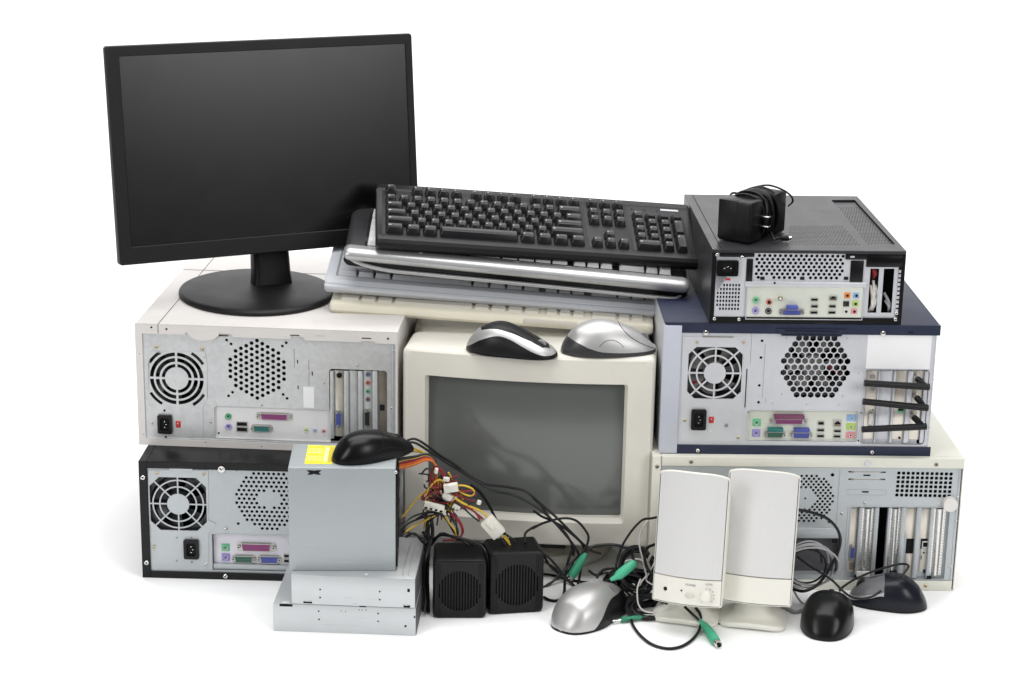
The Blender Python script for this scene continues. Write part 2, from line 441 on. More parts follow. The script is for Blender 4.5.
def text_mesh(parent, txt, size, loc, mat, name='lettering', M=None):
    c = bpy.data.curves.new('t', 'FONT'); c.body = txt; c.size = size; c.align_x = 'CENTER'; c.align_y = 'CENTER'; c.extrude = .0001
    t = bpy.data.objects.new('t', c); me = bpy.data.meshes.new_from_object(t)
    bpy.data.objects.remove(t)
    b = MB()
    R = Matrix.Translation(loc) @ Matrix.Rotation(pi/2, 4, 'X')
    if M is not None: R = M @ R
    b.add([R @ v.co for v in me.vertices], [tuple(p.vertices) for p in me.polygons], mat)
    bpy.data.meshes.remove(me)
    return b.build(name, parent)

# ------------------------------------------------------------------ setting: white paper sweep
b = MB()
pr = [(-1.15, 0), (-.6, 0), (0, 0), (1.2, 0)]
for i in range(1, 13):
    a = radians(90*i/12); pr.append((1.2 + 1.3*sin(a), 1.3 - 1.3*cos(a)))
pr.append((2.5, 3.2))
b.loft([[Vector((x, y, z)) for y, z in pr] for x in (-3.5, -1, 1, 3.5)], 'floor', False, False, closed=False)
fl = b.build('floor', None, 60); fl['kind'] = 'structure'

cm('dkgrey', (.13, .13, .14), .4)

# ------------------------------------------------------------------ tower cases
A1, A2, A3, A4 = ZR(125, 310, 6.827), ZR(265, 310, 6.827), ZR(125, 380, 6.827), ZR(265, 350, 6.827)
B1, B2 = ZR(130, 440, 6.206), ZR(130, 500, 6.206)
C1, C2, C3, C4 = ZR(645, 315, 6.827), ZR(780, 310, 6.024), ZR(645, 370, 6.827), ZR(780, 370, 5.251)
E1, E2, E3 = ZR(640, 450, 5.689), ZR(785, 460, 4.877), ZR(640, 440, 3.012)
D0, D1 = ZR(670, 170, 4.016), ZR(680, 180, 8.533)

def uvr(F, p, q, y=0.0):
    a, c = F.uv(p, y), F.uv(q, y)
    return (min(a[0], c[0]), max(a[0], c[0]), min(a[1], c[1]), max(a[1], c[1]))
def case_shell(root, w, h, d, opening, mat, side=None):
    """sheet-steel cover: sides, top, bottom, far end, and a dark lining behind the rear panel"""
    u0, u1, v0, v1 = opening; b = MB(); side = side or mat
    b.box(0, w, 0, d, h-.0015, h, mat, .0007); b.box(0, w, 0, d, 0, .0015, mat, .0007)
    b.box(0, .0015, .0005, d, .0012, h-.0012, side); b.box(w-.0015, w, .0005, d, .0012, h-.0012, side)
    b.box(.001, w-.001, d-.002, d-.0005, .001, h-.001, mat)
    o = b.build('case_shell', root)
    b = MB()
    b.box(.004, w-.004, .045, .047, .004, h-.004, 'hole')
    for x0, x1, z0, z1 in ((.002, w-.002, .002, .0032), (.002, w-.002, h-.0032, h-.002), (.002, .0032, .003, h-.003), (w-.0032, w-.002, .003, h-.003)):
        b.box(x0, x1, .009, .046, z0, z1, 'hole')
    b.build('shade_liner', root)  # added liner; its near-black colour makes the panel holes read unlit
    return o
def hexholes(F, pts, r, n=10): return [circ(*F.uv(p), r, n) for p in pts]

# ================= white tower (upper left)
FA = Frame((-.5431, -.0913, .18), -.0581); wA, hA, dA = .3802, .1844, .42
rA = thing('tower_computer', FA, 'white desktop tower on its side, back panel forward, carrying the flat monitor', 'computer')
qa = lambda Z: (lambda X, Y: FA.uv(Z(X, Y)))
a1, a2, a3, a4 = qa(A1), qa(A2), qa(A3), qa(A4)
oA = (.0105, wA - .003, .010, hA - .0165)
case_shell(rA, wA, hA, dA, oA, 'white')
b = MB()  # rear lip: deep on top, narrow at the left and below, with the cut-outs the photo shows
zt = lambda p: FA.uv(p)[1]
n0, n1, n2 = a1(412, 160)[0], a1(730, 160)[0], .017
top = hA - .0145
out = [(0, 0), (wA, 0), (wA, hA), (0, hA)]
inn = [(oA[0], oA[2]), (oA[1], oA[2]), (oA[1], top - .003), (a2(750, 0)[0], top - .003), (a2(750, 0)[0], top), (a2(660, 0)[0], top), (a2(660, 0)[0], top - .002),
       (a2(265, 0)[0], top - .002), (a2(265, 0)[0], top + .003), (a2(175, 0)[0], top + .003), (a2(175, 0)[0], top - .001), (n1, top - .001), (n1, top + .0035), (n0, top + .0035), (n0, top), (oA[0], top)]
b.sheet(out, [inn[::-1]], 0, .0015, 'white')
b.box(a1(221, 0)[0]-.0004, a1(221, 0)[0]+.0004, -.0003, .001, top+.0008, hA-.0005, 'hole')
b.build('rear_lip', rA)
sx = a1(221, 0)[0]
MB().box(sx-.0004, sx+.0004, .0006, dA-.01, hA-.0006, hA+.0003, 'hole').build('lid_seam', rA)
MB().box(.002, wA-.002, dA*.74, dA*.74+.0012, hA-.0006, hA+.0003, 'hole').build('lid_seam', rA)
# half-round tab pressed in under the lip
cu, cv = a1(535, 150); ru = a1(640, 0)[0] - cu
tab = [(cu + ru*cos(t), cv + .0005 - .0135*sin(t)**1.0) for t in [pi*i/16 for i in range(17)]]
MB().prism(tab, -.0012, .004, 'white').build('pressed_tab', rA)
# rear panel with real holes
psu = [a1(160, 285), a1(545, 285), a1(560, 385), a1(560, 600), a3(530, 180), a3(530, 392), a3(502, 430), a3(245, 430), a3(212, 395), a3(204, 180), a1(160, 640)]
gc = a1(352, 470); s = a1(352+185, 470)[0] - gc[0]
def cshr(o, k):
    mx = sum(p[0] for p in o)/len(o); my = sum(p[1] for p in o)/len(o)
    return [(mx + (x-mx)*k, my + (y-my)*k) for x, y in o]
holes = [cshr(psu, .985)]
cols = {0: (212, 604, 11), 1: (233, 584, 10), 2: (254, 568, 9), 3: (274, 548, 8), 4: (342, 475, 4)}
hx = []
for k in range(-5, 6):
    X = 900 + 36.6*k
    n = {0: 11, 1: 10, 2: 9, 3: 8, 4: 7, 5: 4}[abs(k)]
    for i in range(n):
        hx.append((X + .008*(i-(n-1)/2)*39.3, 408 + .055*36.6*k*.9 + (i - (n-1)/2)*39.3))
holes += [circ(*a1(*p), .0029, 12) for p in hx]
for p in ((692, 208), (722, 235), (705, 590), (732, 565)): holes.append(circ(*a1(*p), .0022, 10))
for p in ((143, 227), (117, 250), (122, 580), (149, 607)): holes.append(circ(*a2(*p), .0022, 10))
for Z, p, w_, h_ in ((a2, (221, 356), 8, 26), (a2, (321, 437), 8, 28), (a2, (224, 532), 8, 28)):
    holes.append(rect(Z(p[0]-w_/2, p[1])[0], Z(p[0]+w_/2, p[1])[0], Z(p[0], p[1]+h_/2)[1], Z(p[0], p[1]-h_/2)[1]))
I0, I1 = a3(612, 400), a4(832, 140)                       # L-shaped opening: ports + slots
vx = a4(437, 400)[0]
vtop, vslot, vbot = a3(640, 180)[1], a4(600, 136)[1], a3(640, 402)[1]
Lsh = []
def rc(cx, cy, r, a0, a1_, n=5): return [(cx + r*cos(radians(a0+(a1_-a0)*i/n)), cy + r*sin(radians(a0+(a1_-a0)*i/n))) for i in range(n+1)]
r_ = .005
xl, xr = I0[0], I1[0]
Lsh += rc(xl+r_, vbot+r_, r_, 180, 270) + rc(xr-r_, vbot+r_, r_, 270, 360) + rc(xr-r_, vslot-r_, r_, 0, 90) + rc(vx+r_, vslot-r_, r_, 90, 180) + [(vx, vtop)] + rc(xl+r_, vtop-r_, r_, 90, 180)
holes.append(Lsh)
b = MB().sheet(rect(.002, wA-.0018, .004, hA-.006), holes, .0022, .0012, 'steel')
b.box(a2(868, 0)[0], a2(874, 0)[0], .0005, .003, .012, hA-.02, 'steel', .0004)
b.box(oA[0], oA[1], .0008, .0024, .0095, .0125, 'steel', .0005)
pnl = b.build('rear_panel', rA)
# rim of the recess
b = MB()
b.sheet([(x, y) for x, y in cshr(Lsh, 1.008)], [Lsh[::-1]], .0017, .009, 'steel')
b.build('recess_rim', rA)
ps = []
for r0, r1 in ((80, 103), (118, 145), (158, 184)):
    for k in range(4):
        g = .0013/((r0+r1)/2*s/185)
        ps.append(arcslot(*gc, r0*s/185, r1*s/185, k*pi/2 + g + .01, (k+1)*pi/2 - g - .01, 12))
for k in range(4):
    a = pi/4 + k*pi/2
    ps.append(arcslot(*gc, 200*s/185, 221*s/185, a - .26, a + .26, 6))
sw = a3(362, 304); ic = (a3(222, 236), a3(325, 366))
b = MB().sheet(psu, ps, .0012, .0012, 'steel'); pf = b.build('power_unit_face', rA)
fan(rA, *gc, s*1.02, .012)
iec(rA, ic[0][0], ic[1][0], ic[0][1], ic[1][1], .0012); switch(rA, *sw, .0055, .0085, .0012)
for p in ((268, 210), (278, 390)): MB().cyl((*[a3(*p)[0]], .0004, a3(*p)[1]), (a3(*p)[0], .0014, a3(*p)[1]), .0016, 'hole').build('screw_hole', rA)
for p in ((212, 255), (525, 268)): screw(rA, a1(*p), .0029, 'brass', .0022)
for p, Z in (((180, 118), a1), ((283, 130), a1), ((840, 196), a2)): MB().cyl((Z(*p)[0], -.0004, Z(*p)[1]), (Z(*p)[0], .001, Z(*p)[1]), .0015, 'hole', n=14).build('screw_hole', rA)
for p, Z in (((98, 300), a1), ((883, 278), a2), ((862, 398), a4), ((628, 378), a2), ((400, 497), a2), ((550, 425), a3), ((932, 454), a3), ((128, 372), a3), ((183, 297), a3), ((585, 290), a3), ((540, 322), a1), ((932, 172), a3)):
    screw(rA, Z(*p), .0016, 'chrome', .0010)
for X0, X1, Y in ((640, 705, 152),): mark(rA, a1(X0, Y)[0], a1(X1, Y)[0], a1(0, Y+3)[1], a1(0, Y-3)[1], -.0004)
for X0, X1, Y in ((172, 235, 172), (345, 410, 174), (660, 725, 192)): mark(rA, a2(X0, Y)[0], a2(X1, Y)[0], a2(X0, Y+3)[1], a2(X0, Y-3)[1], -.0004, 'hole' if X0 != 345 else 'steel')
for p, Z in (((765, 185), a1), ((125, 197), a2), ((340, 207), a2), ((612, 219), a2)):
    u, v = Z(*p); MB().box(u-.003, u+.003, .0012, .003, v-.0006, v+.0006, 'hole').build('slot', rA)
    MB().box(u-.0025, u+.0025, .0008, .003, v-.0018, v-.0005, 'steel', .0003).build('clip', rA)
# embossed seams on the blank area
for X, y0, y1, Z in ((197, 270, 395, a2), (297, 340, 520, a2), (555, 365, 600, a1)):
    u = Z(X, y0)[0]; mark(rA, u-.0003, u+.0003, Z(X, y1)[1], Z(X, y0)[1], .0018, 'bronze', 'seam')
lb = (a2(262, 668), a2(334, 530)); mark(rA, lb[0][0], lb[1][0], lb[0][1], lb[1][1], .0015, 'sticker', 'label')
# port plate
YP = .0065
ppl = MB().box(xl-.002, vx+.001, YP, YP+.001, vbot-.002, vtop+.002, 'ioplate').build('port_plate', rA)
qa_ = lambda Z: (lambda X, Y: FA.uv(Z(X, Y), YP))
i3, i4 = qa_(A3), qa_(A4)
mini_din(ppl, *i3(706, 248), .0046, 'green', YP); mini_din(ppl, *i3(708, 318), .0046, 'purple', YP)
u, v = i3(800, 317); w_ = i3(838, 0)[0] - i3(762, 0)[0]
for k in (-1, 1): usb(ppl, u, v + k*.0042, w_, .0072, YP)
u0 = i3(895, 245); u1 = i4(190, 455); dsub(ppl, 'parallel_port', (u0[0]+u1[0])/2, (u0[1]+u1[1])/2, u1[0]-u0[0], .0115, 'magenta', YP)
u0 = i3(862, 325); u1 = i4(52, 537); dsub(ppl, 'serial_port', (u0[0]+u1[0])/2, (u0[1]+u1[1])/2, u1[0]-u0[0], .0115, 'teal', YP)
for X, Y, c in ((282, 545, 'lime'), (342, 548, 'ltblue'), (402, 551, 'pink')): jack(ppl, *i4(X, Y), .0030, c, YP)
for p in ((640, 362),): screw(ppl, i3(*p), .0014, 'hole', YP)
# slot covers
def cover(root, F, Z, X0, X1, Y0, Y1, y, mat):
    a = F.uv(Z(X0, Y0), y); c = F.uv(Z(X1, Y1), y)
    return MB().box(a[0], c[0], y, y+.001, c[1], a[1], mat, .0003).build('slot_cover', root)
ysl = .0062
qs = lambda X, Y: FA.uv(A4(X, Y), ysl)
cv = [cover(rA, FA, A4, x0, x1, 140, 590, ysl, m) for x0, x1, m in ((478, 538, 'bracket'), (577, 634, 'steel'), (672, 732, 'steel'), (773, 832, 'bronze'))]
b = MB()
for x0, x1 in ((446, 474), (541, 574), (637, 669), (735, 769)):
    p, q = qs(x0, 138), qs(x1, 600); b.box(p[0], q[0], .0018, .0058, q[1], p[1], 'steel', .0012)
p, q = qs(434, 138), qs(834, 600); b.box(p[0], q[0], ysl+.0012, ysl+.002, q[1], p[1], 'steel')
b.build('slot_bars', rA)
u, v = qs(508, 170); MB().cyl((u, ysl-.003, v), (u, ysl, v), .0040, 'gloss').build('round_socket', cv[0])
dsub(cv[0], 'video_port', *qs(505, 468), .026, .010, 'blue', ysl, True)
for Y, c in ((165, 'ltblue'), (222, 'red'), (280, 'green'), (335, 'maroon')): jack(cv[2], *qs(703, Y), .0032, c if c != 'ltblue' else 'blue', ysl)
dsub(cv[2], 'game_port', *qs(700, 465), .030, .0095, 'wblk', ysl, True)
p = qs(800, 395); MB().box(p[0]-.0035, p[0]+.0035, ysl-.0006, ysl+.0005, p[1]-.004, p[1]+.005, 'hole').build('square_socket', cv[3])

# ================= black-framed tower (lower left)
FB = Frame((-.5314, -.1611, 0), -.0199); wB, hB, dB = .366, .18, .43
rB = thing('tower_computer', FB, 'black framed desktop tower on its side, lowest at left behind the grey power supply', 'computer')
qb = lambda Z: (lambda X, Y: FB.uv(Z(X, Y)))
b1, b2 = qb(B1), qb(B2)
bx = b1(106, 180)[0]
oB = (bx, wB-.004, .0125, hB-.0125)
case_shell(rB, wB, hB, dB, oB, 'blackp')
b = MB().sheet(rect(0, wB, 0, hB), [rect(bx, wB-.012, .0105, hB-.0105)], 0, .002, 'blackp')
b.box(bx-.0012, bx-.0004, -.0004, .001, .002, hB-.002, 'hole')
b.build('rear_lip', rB)
MB().box(bx-.0014, bx-.0006, .001, dB-.01, hB-.0006, hB+.0003, 'hole').build('lid_seam', rB)
gc = b1(298, 400); gr = b1(298+178, 400)[0] - gc[0]
op = chamf(*gc, gr*.985, gr*.34)
holes = [op]
hc = b1(862, 372); st = b1(893, 372)[0] - b1(862, 372)[0]
for j in range(-7, 8):
    for i in range(-9, 10):
        x = (i + .5*(j % 2))*st; y = j*st*.90
        rr = hypot(x, y*1.04)
        if rr < st*6.75 and rr > st*2.05: holes.append(circ(hc[0]+x, hc[1]+y, .0023, 9))
for p in ((660, 187), (670, 523)): holes.append(circ(*b1(*p), .0022, 10))
xi = b2(508, 300)[0]; vi0, vi1 = b2(520, 436)[1], b2(520, 214)[1]
holes.append(rect(xi, wB-.121, vi0, vi1))
b = MB().sheet(rect(.004, wB-.004, .004, hB-.005), holes, .0025, .0012, 'steelb')
b.build('rear_panel', rB)
pz = [b1(112, 190), b1(484, 190), b1(484, 500), b1(530, 520), b1(530, 530), b1(487, 575), b2(487, 408), b2(168, 408), b2(158, 385), b1(158, 560), b1(112, 520)]
MB().sheet(pz, [op], .0014, .0013, 'steelb').build('power_unit_face', rB)
grille(rB, *gc, gr*.385, [gr*.64, gr*.88], 8, gr*1.18, .0021, 'steelb', .0009, gr*1.0)
fan(rB, *gc, gr*1.0, .010, 'fanb', 'fanb')
p, q = b2(332, 245), b2(430, 366); iec(rB, p[0], q[0], q[1], p[1], .0014)
mark(rB, *[f for f in (b1(238, 0)[0], b1(382, 0)[0])], b1(300, 190)[1], b1(300, 178)[1], -.0004, 'steelb', 'clip')
for p, Z in (((167, 207), b1), ((457, 213), b1), ((148, 668), b1), ((470, 405), b2), ((592, 185), b2)): screw(rB, Z(*p), .0027, 'brass' if Z is b1 else 'chrome', .0014)
for p in ((290, 235), (378, 232), (290, 378), (382, 388)): screw(rB, b2(*p), .0018, 'steelb', .0014)
screw(rB, b1(568, 180), .0035, 'chrome', -.001, True)
for p, Z in (((80, 232), b1), ((103, 388), b2), ((592, 472), b2)): screw(rB, Z(*p), .0037, 'chrome', 0)
YP = .0095
ppl = MB().box(xi+.001, wB-.123, YP, YP+.001, vi0, vi1, 'lav').build('port_plate', rB)
MB().sheet(rect(xi-.0012, wB-.120, vi0-.0012, vi1+.0012), [rect(xi, wB-.121, vi0, vi1)], .0018, .009, 'steelb').build('recess_rim', rB)
MB().box(xi+.0005, wB-.121, .004, YP+.0005, vi0+.0003, vi0+(vi1-vi0)*.15, 'steelb', .0006).build('plate_flange', rB)
ib = lambda X, Y: FB.uv(B2(X, Y), YP)
mini_din(ppl, *ib(593, 294), .0048, 'pgreen', YP, 'pgreen'); mini_din(ppl, *ib(595, 355), .0048, 'purple', YP, 'purple')
def dport(par, Z, name, X, Y, W, H, col, y, block=None):
    u, v = Z(X, Y); w = Z(X+W/2, Y)[0] - Z(X-W/2, Y)[0]; h = Z(X, Y-H/2)[1] - Z(X, Y+H/2)[1]
    return dsub(par, name, u, v, w, h, col, y, False, block)
dport(ppl, ib, 'parallel_port', 785, 290, 245, 56, 'magenta', YP)
dport(ppl, ib, 'serial_port', 708, 364, 148, 52, 'dgreen', YP)
dport(ppl, ib, 'video_port', 866, 366, 145, 52, 'blue', YP)
for Y in (345, 376): usb(ppl, *ib(972, Y), .0085, .0058, YP)

# ================= navy tower (upper right)
FC = Frame((.2130, -.1568, .2045), .0223); wC, hC, dC = .3893, .1947, .43
rC = thing('tower_computer', FC, 'navy and pale grey desktop tower on its side with three black antennas', 'computer')
qc = lambda Z: (lambda X, Y: FC.uv(Z(X, Y)))
c1, c2, c3, c4 = qc(C1), qc(C2), qc(C3), qc(C4)
lipt, lipb = c1(400, 121)[1], c3(400, 511)[1]
xb = c1(247, 300)[0]
case_shell(rC, wC - .004, hC, dC, (0, 0, 0, 0), 'navy', 'steelc')
MB().box(wC-.0042, wC, .0, dC, hC-.012, hC-.0002, 'navy', .0008).build('lid_edge', rC)
xr_ = c2(925, 400)[0]
b = MB()
b.sheet(rect(.004, wC, lipt, hC), [], -.0012, .003, 'navy'); b.sheet(rect(.004, wC-.0005, 0, lipb), [], -.0012, .003, 'navy')
u0, u1 = c1(895, 100)[0], c2(400, 140)[0]; ve, vt = c2(300, 155)[1], c1(950, 92)[1]
b.prism([(u0, vt), (u0+.008, ve), (u1-.008, ve), (u1, vt)], -.0035, .001, 'navy')
b.box(u0+.012, u1-.012, -.0042, -.0034, vt-.0025, vt-.0018, 'blackp'); b.box(u0+.010, u1-.010, -.0042, -.0034, ve+.002, ve+.0027, 'blackp')
b.build('rear_lip', rC)
b = MB()
b.box(-.0006, xb-.0006, -.002, .004, 0.0008, hC-.004, 'bezel', .0012, 3)
b.build('side_bezel', rC)
gc = c1(477, 397); gr = c1(665, 397)[0] - gc[0]
op = chamf(*gc, gr*.98, gr*.27)
holes = [op]
rows = [(172, 6), (208, 7), (243, 8), (277, 9), (310, 10), (348, 9), (380, 10), (412, 9), (445, 8), (480, 7), (513, 6)]
ctr = 222
for k, (Y, n) in enumerate(rows):
    for i in range(n):
        holes.append(circ(*c2(ctr - 1.6*k*.9 + (i - (n-1)/2)*42.6, Y + (i-(n-1)/2)*.4), .0047, 6, a0=pi/6))
for p in ((800, 178), (793, 293), (781, 483), (776, 598)): holes.append(circ(*c1(*p), .0021, 10))
pi0, pi1 = c3(692, 484), c4(414, 218)
holes.append(rrect(pi0[0], pi1[0], pi0[1], pi1[1], .002))
so0, so1 = c2(517, 700), c2(897, 362)
vso = c4(600, 392)[1]
holes.append(rrect(pi1[0]+.004, c2(893, 500)[0], vso, so1[1], .006))
b = MB().sheet(rect(xb-.004, wC-.0042, .003, hC-.003), holes, .0012, .0012, 'steelc')
b.build('rear_panel', rC)
b = MB().sheet([c1(260, 150), c1(620, 150), c1(650, 185), c1(668, 215), c1(668, 640), c3(668, 490), c3(245, 490), c1(252, 300)], [op], .0004, .0012, 'steelc').build('power_unit_face', rC)
grille(rC, *gc, gr*.40, [gr*.66, gr*.93], 8, gr*1.24, .0024, 'steelc', -.0002, gr*.99)
fan(rC, *gc, gr*1.0, .009, 'fang', 'fang', 7)
MB().box(gc[0]-gr*.75, gc[0]-gr*.3, .013, .016, gc[1]-gr*.55, gc[1]-gr*.42, 'wred', .001).build('wire', rC)
fan(rC, *c2(205, 343), .040, .006, 'fang', 'fang', 6)
MB().tube([Vector((c2(x, y)[0], .010, c2(x, y)[1])) for x, y in ((290, 345), (330, 375), (350, 385), (385, 420))], .0016, 'wred').build('wire', rC)
u = c1(695, 400)[0]; mark(rC, u-.0006, u+.0006, c1(0, 625)[1], c1(0, 362)[1], .0005, 'hole', 'seam', .001)
mark(rC, c1(400, 0)[0], c1(610, 0)[0], c1(500, 153)[1], c1(500, 148)[1], -.0002, 'bronze', 'seam')
for X, y0, y1, Z in ((730, 130, 330, c1), (822, 200, 570, c1), (825, 570, 600, c1)):
    uu = Z(X, y0)[0]; mark(rC, uu-.0002, uu+.0002, Z(X, y1)[1], Z(X, y0)[1], .0009, 'bronze', 'seam')
lb = uvr(FC, C2(517, 353), C2(918, 152)); mark(rC, *lb, .0006, 'sticker', 'label')
p, q = c3(311, 405), c3(420, 268); iec(rC, p[0], q[0], p[1], q[1], .0004); switch(rC, *c3(453, 341), .0052, .0078, .0004)
for p, m, r in (((447, 418), 'wwht', .0018), ((555, 378), 'greyp', .0026)):
    u, v = c3(*p); MB().cyl((u, -.0008, v), (u, .0008, v), r, m).build('button', rC)
for p, Z, m in (((355, 183), c1, 'brass'), ((675, 185), c1, 'brass'), ((270, 343), c3, 'brass'), ((635, 460), c3, 'brass')): screw(rC, Z(*p), .0024, m, .0004)
for p, Z in (((415, 117), c1), ((620, 138), c2)): screw(rC, Z(*p), .0030, 'chrome', -.0012, True)
for p, Z in (((360, 547), c3), ((483, 430), c4)): screw(rC, Z(*p), .0030, 'chrome', -.0012)
mark(rC, c2(782, 0)[0], c2(812, 0)[0], c2(800, 137)[1], c2(800, 129)[1], -.0016, 'hole', 'slot')
for p, Z in (((670, 298), c1), ((872, 605), c1), ((935, 540), c1), ((472, 380), c2), ((465, 462), c2), ((378, 517), c2), ((355, 570), c2), ((160, 568), c2), ((925, 420), c2), ((785, 303), c4), ((40, 172), c2), ((405, 170), c2)):
    screw(rC, Z(*p), .0011, 'steel', .0008)
YP = .0055
ppl = MB().box(pi0[0]-.002, pi1[0]+.002, YP, YP+.001, pi0[1]-.002, pi1[1]+.002, 'iocream').build('port_plate', rC)
MB().sheet(rrect(pi0[0]-.001, pi1[0]+.001, pi0[1]-.001, pi1[1]+.001, .003), [rrect(pi0[0], pi1[0], pi0[1], pi1[1], .002)], .0004, .0055, 'steelc').build('recess_rim', rC)
j3, j4 = (lambda X, Y: FC.uv(C3(X, Y), YP)), (lambda X, Y: FC.uv(C4(X, Y), YP))
mini_din(ppl, *j3(762, 358), .0047, 'pgreen', YP, 'pgreen'); mini_din(ppl, *j3(758, 430), .0047, 'purple', YP, 'purple')
P0, P1 = j3(848, 348), j4(146, 268)
dsub(ppl, 'parallel_port', (P0[0]+P1[0])/2, (P0[1]+P1[1])/2, P1[0]-P0[0], .0085, 'magenta', YP, False, ((P1[0]-P0[0])*.78, .0055, 'maroon'))
bl = j3(940, 0)[0] - j3(835, 0)[0]
dport(ppl, j3, 'serial_port', 885, 438, 148, 46, 'dgreen', YP, (bl, .0048, 'teal'))
dport(ppl, j4, 'video_port', 110, 340, 118, 37, 'blue', YP, (bl, .0048, 'blue'))
usb(ppl, *j4(215, 278), .0095, .0060, YP); usb(ppl, *j4(213, 314), .011, .0052, YP); usb(ppl, *j4(212, 345), .011, .0052, YP)
rj45(ppl, *j4(301, 280), .0115, .0105, YP); usb(ppl, *j4(301, 319), .011, .0050, YP); usb(ppl, *j4(299, 347), .011, .0050, YP)
for X, Y, c in ((373, 252, 'ltblue'), (370, 297, 'lime'), (368, 342, 'pink')): jack(ppl, *j4(X+2, Y-1), .0030, c, YP, c, (.0135, .0095))
for p in ((702, 288), (690, 478)): screw(ppl, j3(*p), .0013, 'hole', YP)
for p in ((427, 226), (412, 372)): screw(rC, c4(*p), .0013, 'hole', .001)
ysl = .0062
s2, s4 = (lambda X, Y: FC.uv(C2(X, Y), ysl)), (lambda X, Y: FC.uv(C4(X, Y), ysl))
def cov2(X0, X1, m):
    a = s2(X0, 366); c = s4(0, 358); x1 = s2(X1, 366)[0]
    return MB().box(a[0], x1, ysl, ysl+.001, c[1], a[1], m, .0003).build('slot_cover', rC)
cA, cB_, cC_, cD_ = cov2(527, 590, 'bracket'), cov2(606, 682, 'steelc'), cov2(702, 768, 'bracket'), cov2(806, 868, 'bracket')
b = MB()
a0 = s2(515, 362); b.box(a0[0]-.004, c2(893, 0)[0], ysl+.0012, ysl+.002, vso, so1[1], 'steelc')
for X0, X1 in ((594, 602), (686, 698), (772, 802), (870, 896)):
    p = s2(X0, 364); q = s2(X1, 364); b.box(p[0], q[0], .002, .0065, vso+.002, p[1], 'steelc', .0008)
b.build('slot_bars', rC)
MB().sheet(rrect(pi1[0]+.003, c2(893, 500)[0]+.001, vso-.001, so1[1]+.001, .007), [rrect(pi1[0]+.004, c2(893, 500)[0], vso, so1[1], .006)], .0002, .0068, 'steelc').build('recess_rim', rC)
for Y, h in ((400, 24), (470, 20)):
    p = s2(558, Y); MB().box(p[0]-.0035, p[0]+.0035, ysl-.0015, ysl+.0004, p[1]-.0028, p[1]+.0028, 'greyp', .0005).build('socket', cA)
for Y in (540, 600): p = s2(556, Y); screw(cA, p, .0026, 'bracket', ysl)
dsub(cA, 'video_port', *s4(475, 255), .024, .0085, 'wwht', ysl, True)
p = s4(634, 215); MB().box(p[0]-.0048, p[0]+.0048, ysl-.001, ysl+.0004, p[1]-.0025, p[1]+.003, 'pgreen', .0004).build('green_socket', cC_)
p = s4(634, 208); MB().box(p[0]-.0038, p[0]+.0038, ysl-.0016, ysl-.0009, p[1]-.0015, p[1]+.0035, 'hole', .0004).build('socket', cC_)
p = s4(627, 356); MB().cyl((p[0], ysl-.0008, p[1]), (p[0], ysl, p[1]), .0018, 'hole').build('socket', cC_)
for X, Y in ((440, 384), (460, 384), (483, 384), (520, 384), (545, 384), (600, 384), (625, 384), (675, 384)):
    p = c4(X, Y); MB().box(p[0]-.0012, p[0]+.0012, .0008, .0016, p[1]-.0005, p[1]+.0005, 'bronze').build('slot', rC)
# three antennas, hinged at the right-hand bracket and folded to the left
for jA, jB, tip in ((C2(826, 412), C2(880, 463), C2(508, 440)), (C2(822, 525), C2(872, 588), C2(500, 551)), (C4(702, 246), C4(752, 297), C4(430, 312))):
    y0, y1 = .003, -.020
    a = FC.uv(jA, .0); q = FC.uv(jB, y1); t = FC.uv(tip, y1-.004)
    b = MB()
    b.cyl((a[0]-.001, ysl, a[1]+.001), (a[0], -.004, a[1]), .0045, 'nickel', n=14)
    b.tube([Vector((a[0], -.003, a[1])), Vector(((a[0]*.5+q[0]*.5), y1*.55, (a[1]*.5+q[1]*.5))), Vector((q[0]-.002, y1+.001, q[1]+.001))], .0046, 'rubber', 12, 4)
    o = b.build('antenna', rC)
    b = MB()
    v0 = Vector((q[0], y1, q[1])); v1 = Vector((t[0], y1-.004, t[1])); d = (v1 - v0).normalized()
    b.tube([v0 - d*.0045, v0 - d*.004, v0, v0 + (v1-v0)*.25, v0 + (v1-v0)*.6, v1 - d*.003, v1 - d*.0008, v1], lambda f: .0050*(.88 + .12*(1-f)) if .02 < f < .97 else .0034, 'rubber', 14, 3)
    b.build('antenna_rod', o)

# ================= cream tower (lower right)
FE = Frame((.2031, -.1681, 0), .0238); wE, hE, dE = .447, .2045, .43
rE = thing('tower_computer', FE, 'cream desktop tower on its side with open card slots, lowest at right', 'computer')
qe = lambda Z: (lambda X, Y: FE.uv(Z(X, Y)))
e1, e2, e4 = qe(E1), qe(E2), qe(C4)
case_shell(rE, wE, hE, dE, (0, 0, 0, 0), 'cream')
lt = e1(400, 92)[1]; xl = e1(122, 60)[0]; lbm = e2(500, 588)[1]
b = MB()
b.box(xl+.0005, wE, -.0012, .0016, lt, hE, 'cream', .001, 3)
b.box(0, xl-.0005, -.0012, .0016, 0, hE, 'cream', .001, 3)
b.box(xl, wE-.0035, -.0008, .0016, 0, lbm, 'cream', .0008)
b.build('rear_lip', rE)
MB().box(.0, .003, .002, dE-.002, .002, hE-.006, 'cream').build('side_cover', rE)
MB().box(xl-.0003, xl+.0003, .002, dE-.01, hE-.0006, hE+.0003, 'bronze').build('lid_seam', rE)
holes = []
gcx = e2(100, 190); st = e2(100+24.3, 190)[0] - gcx[0]
for j in range(-8, 9):
    for i in range(-8, 9):
        x = (i + .5*(j % 2))*st; y = j*st*.6
        rr = max(abs(y)/ .88 if False else 0, hypot(x, y))
        if rr < st*5.6 and rr > st*2.2 and abs(y) < st*4.9: holes.append(circ(gcx[0]+x, gcx[1]+y, .0021, 8))
holes.append(circ(*gcx, .0016, 8))
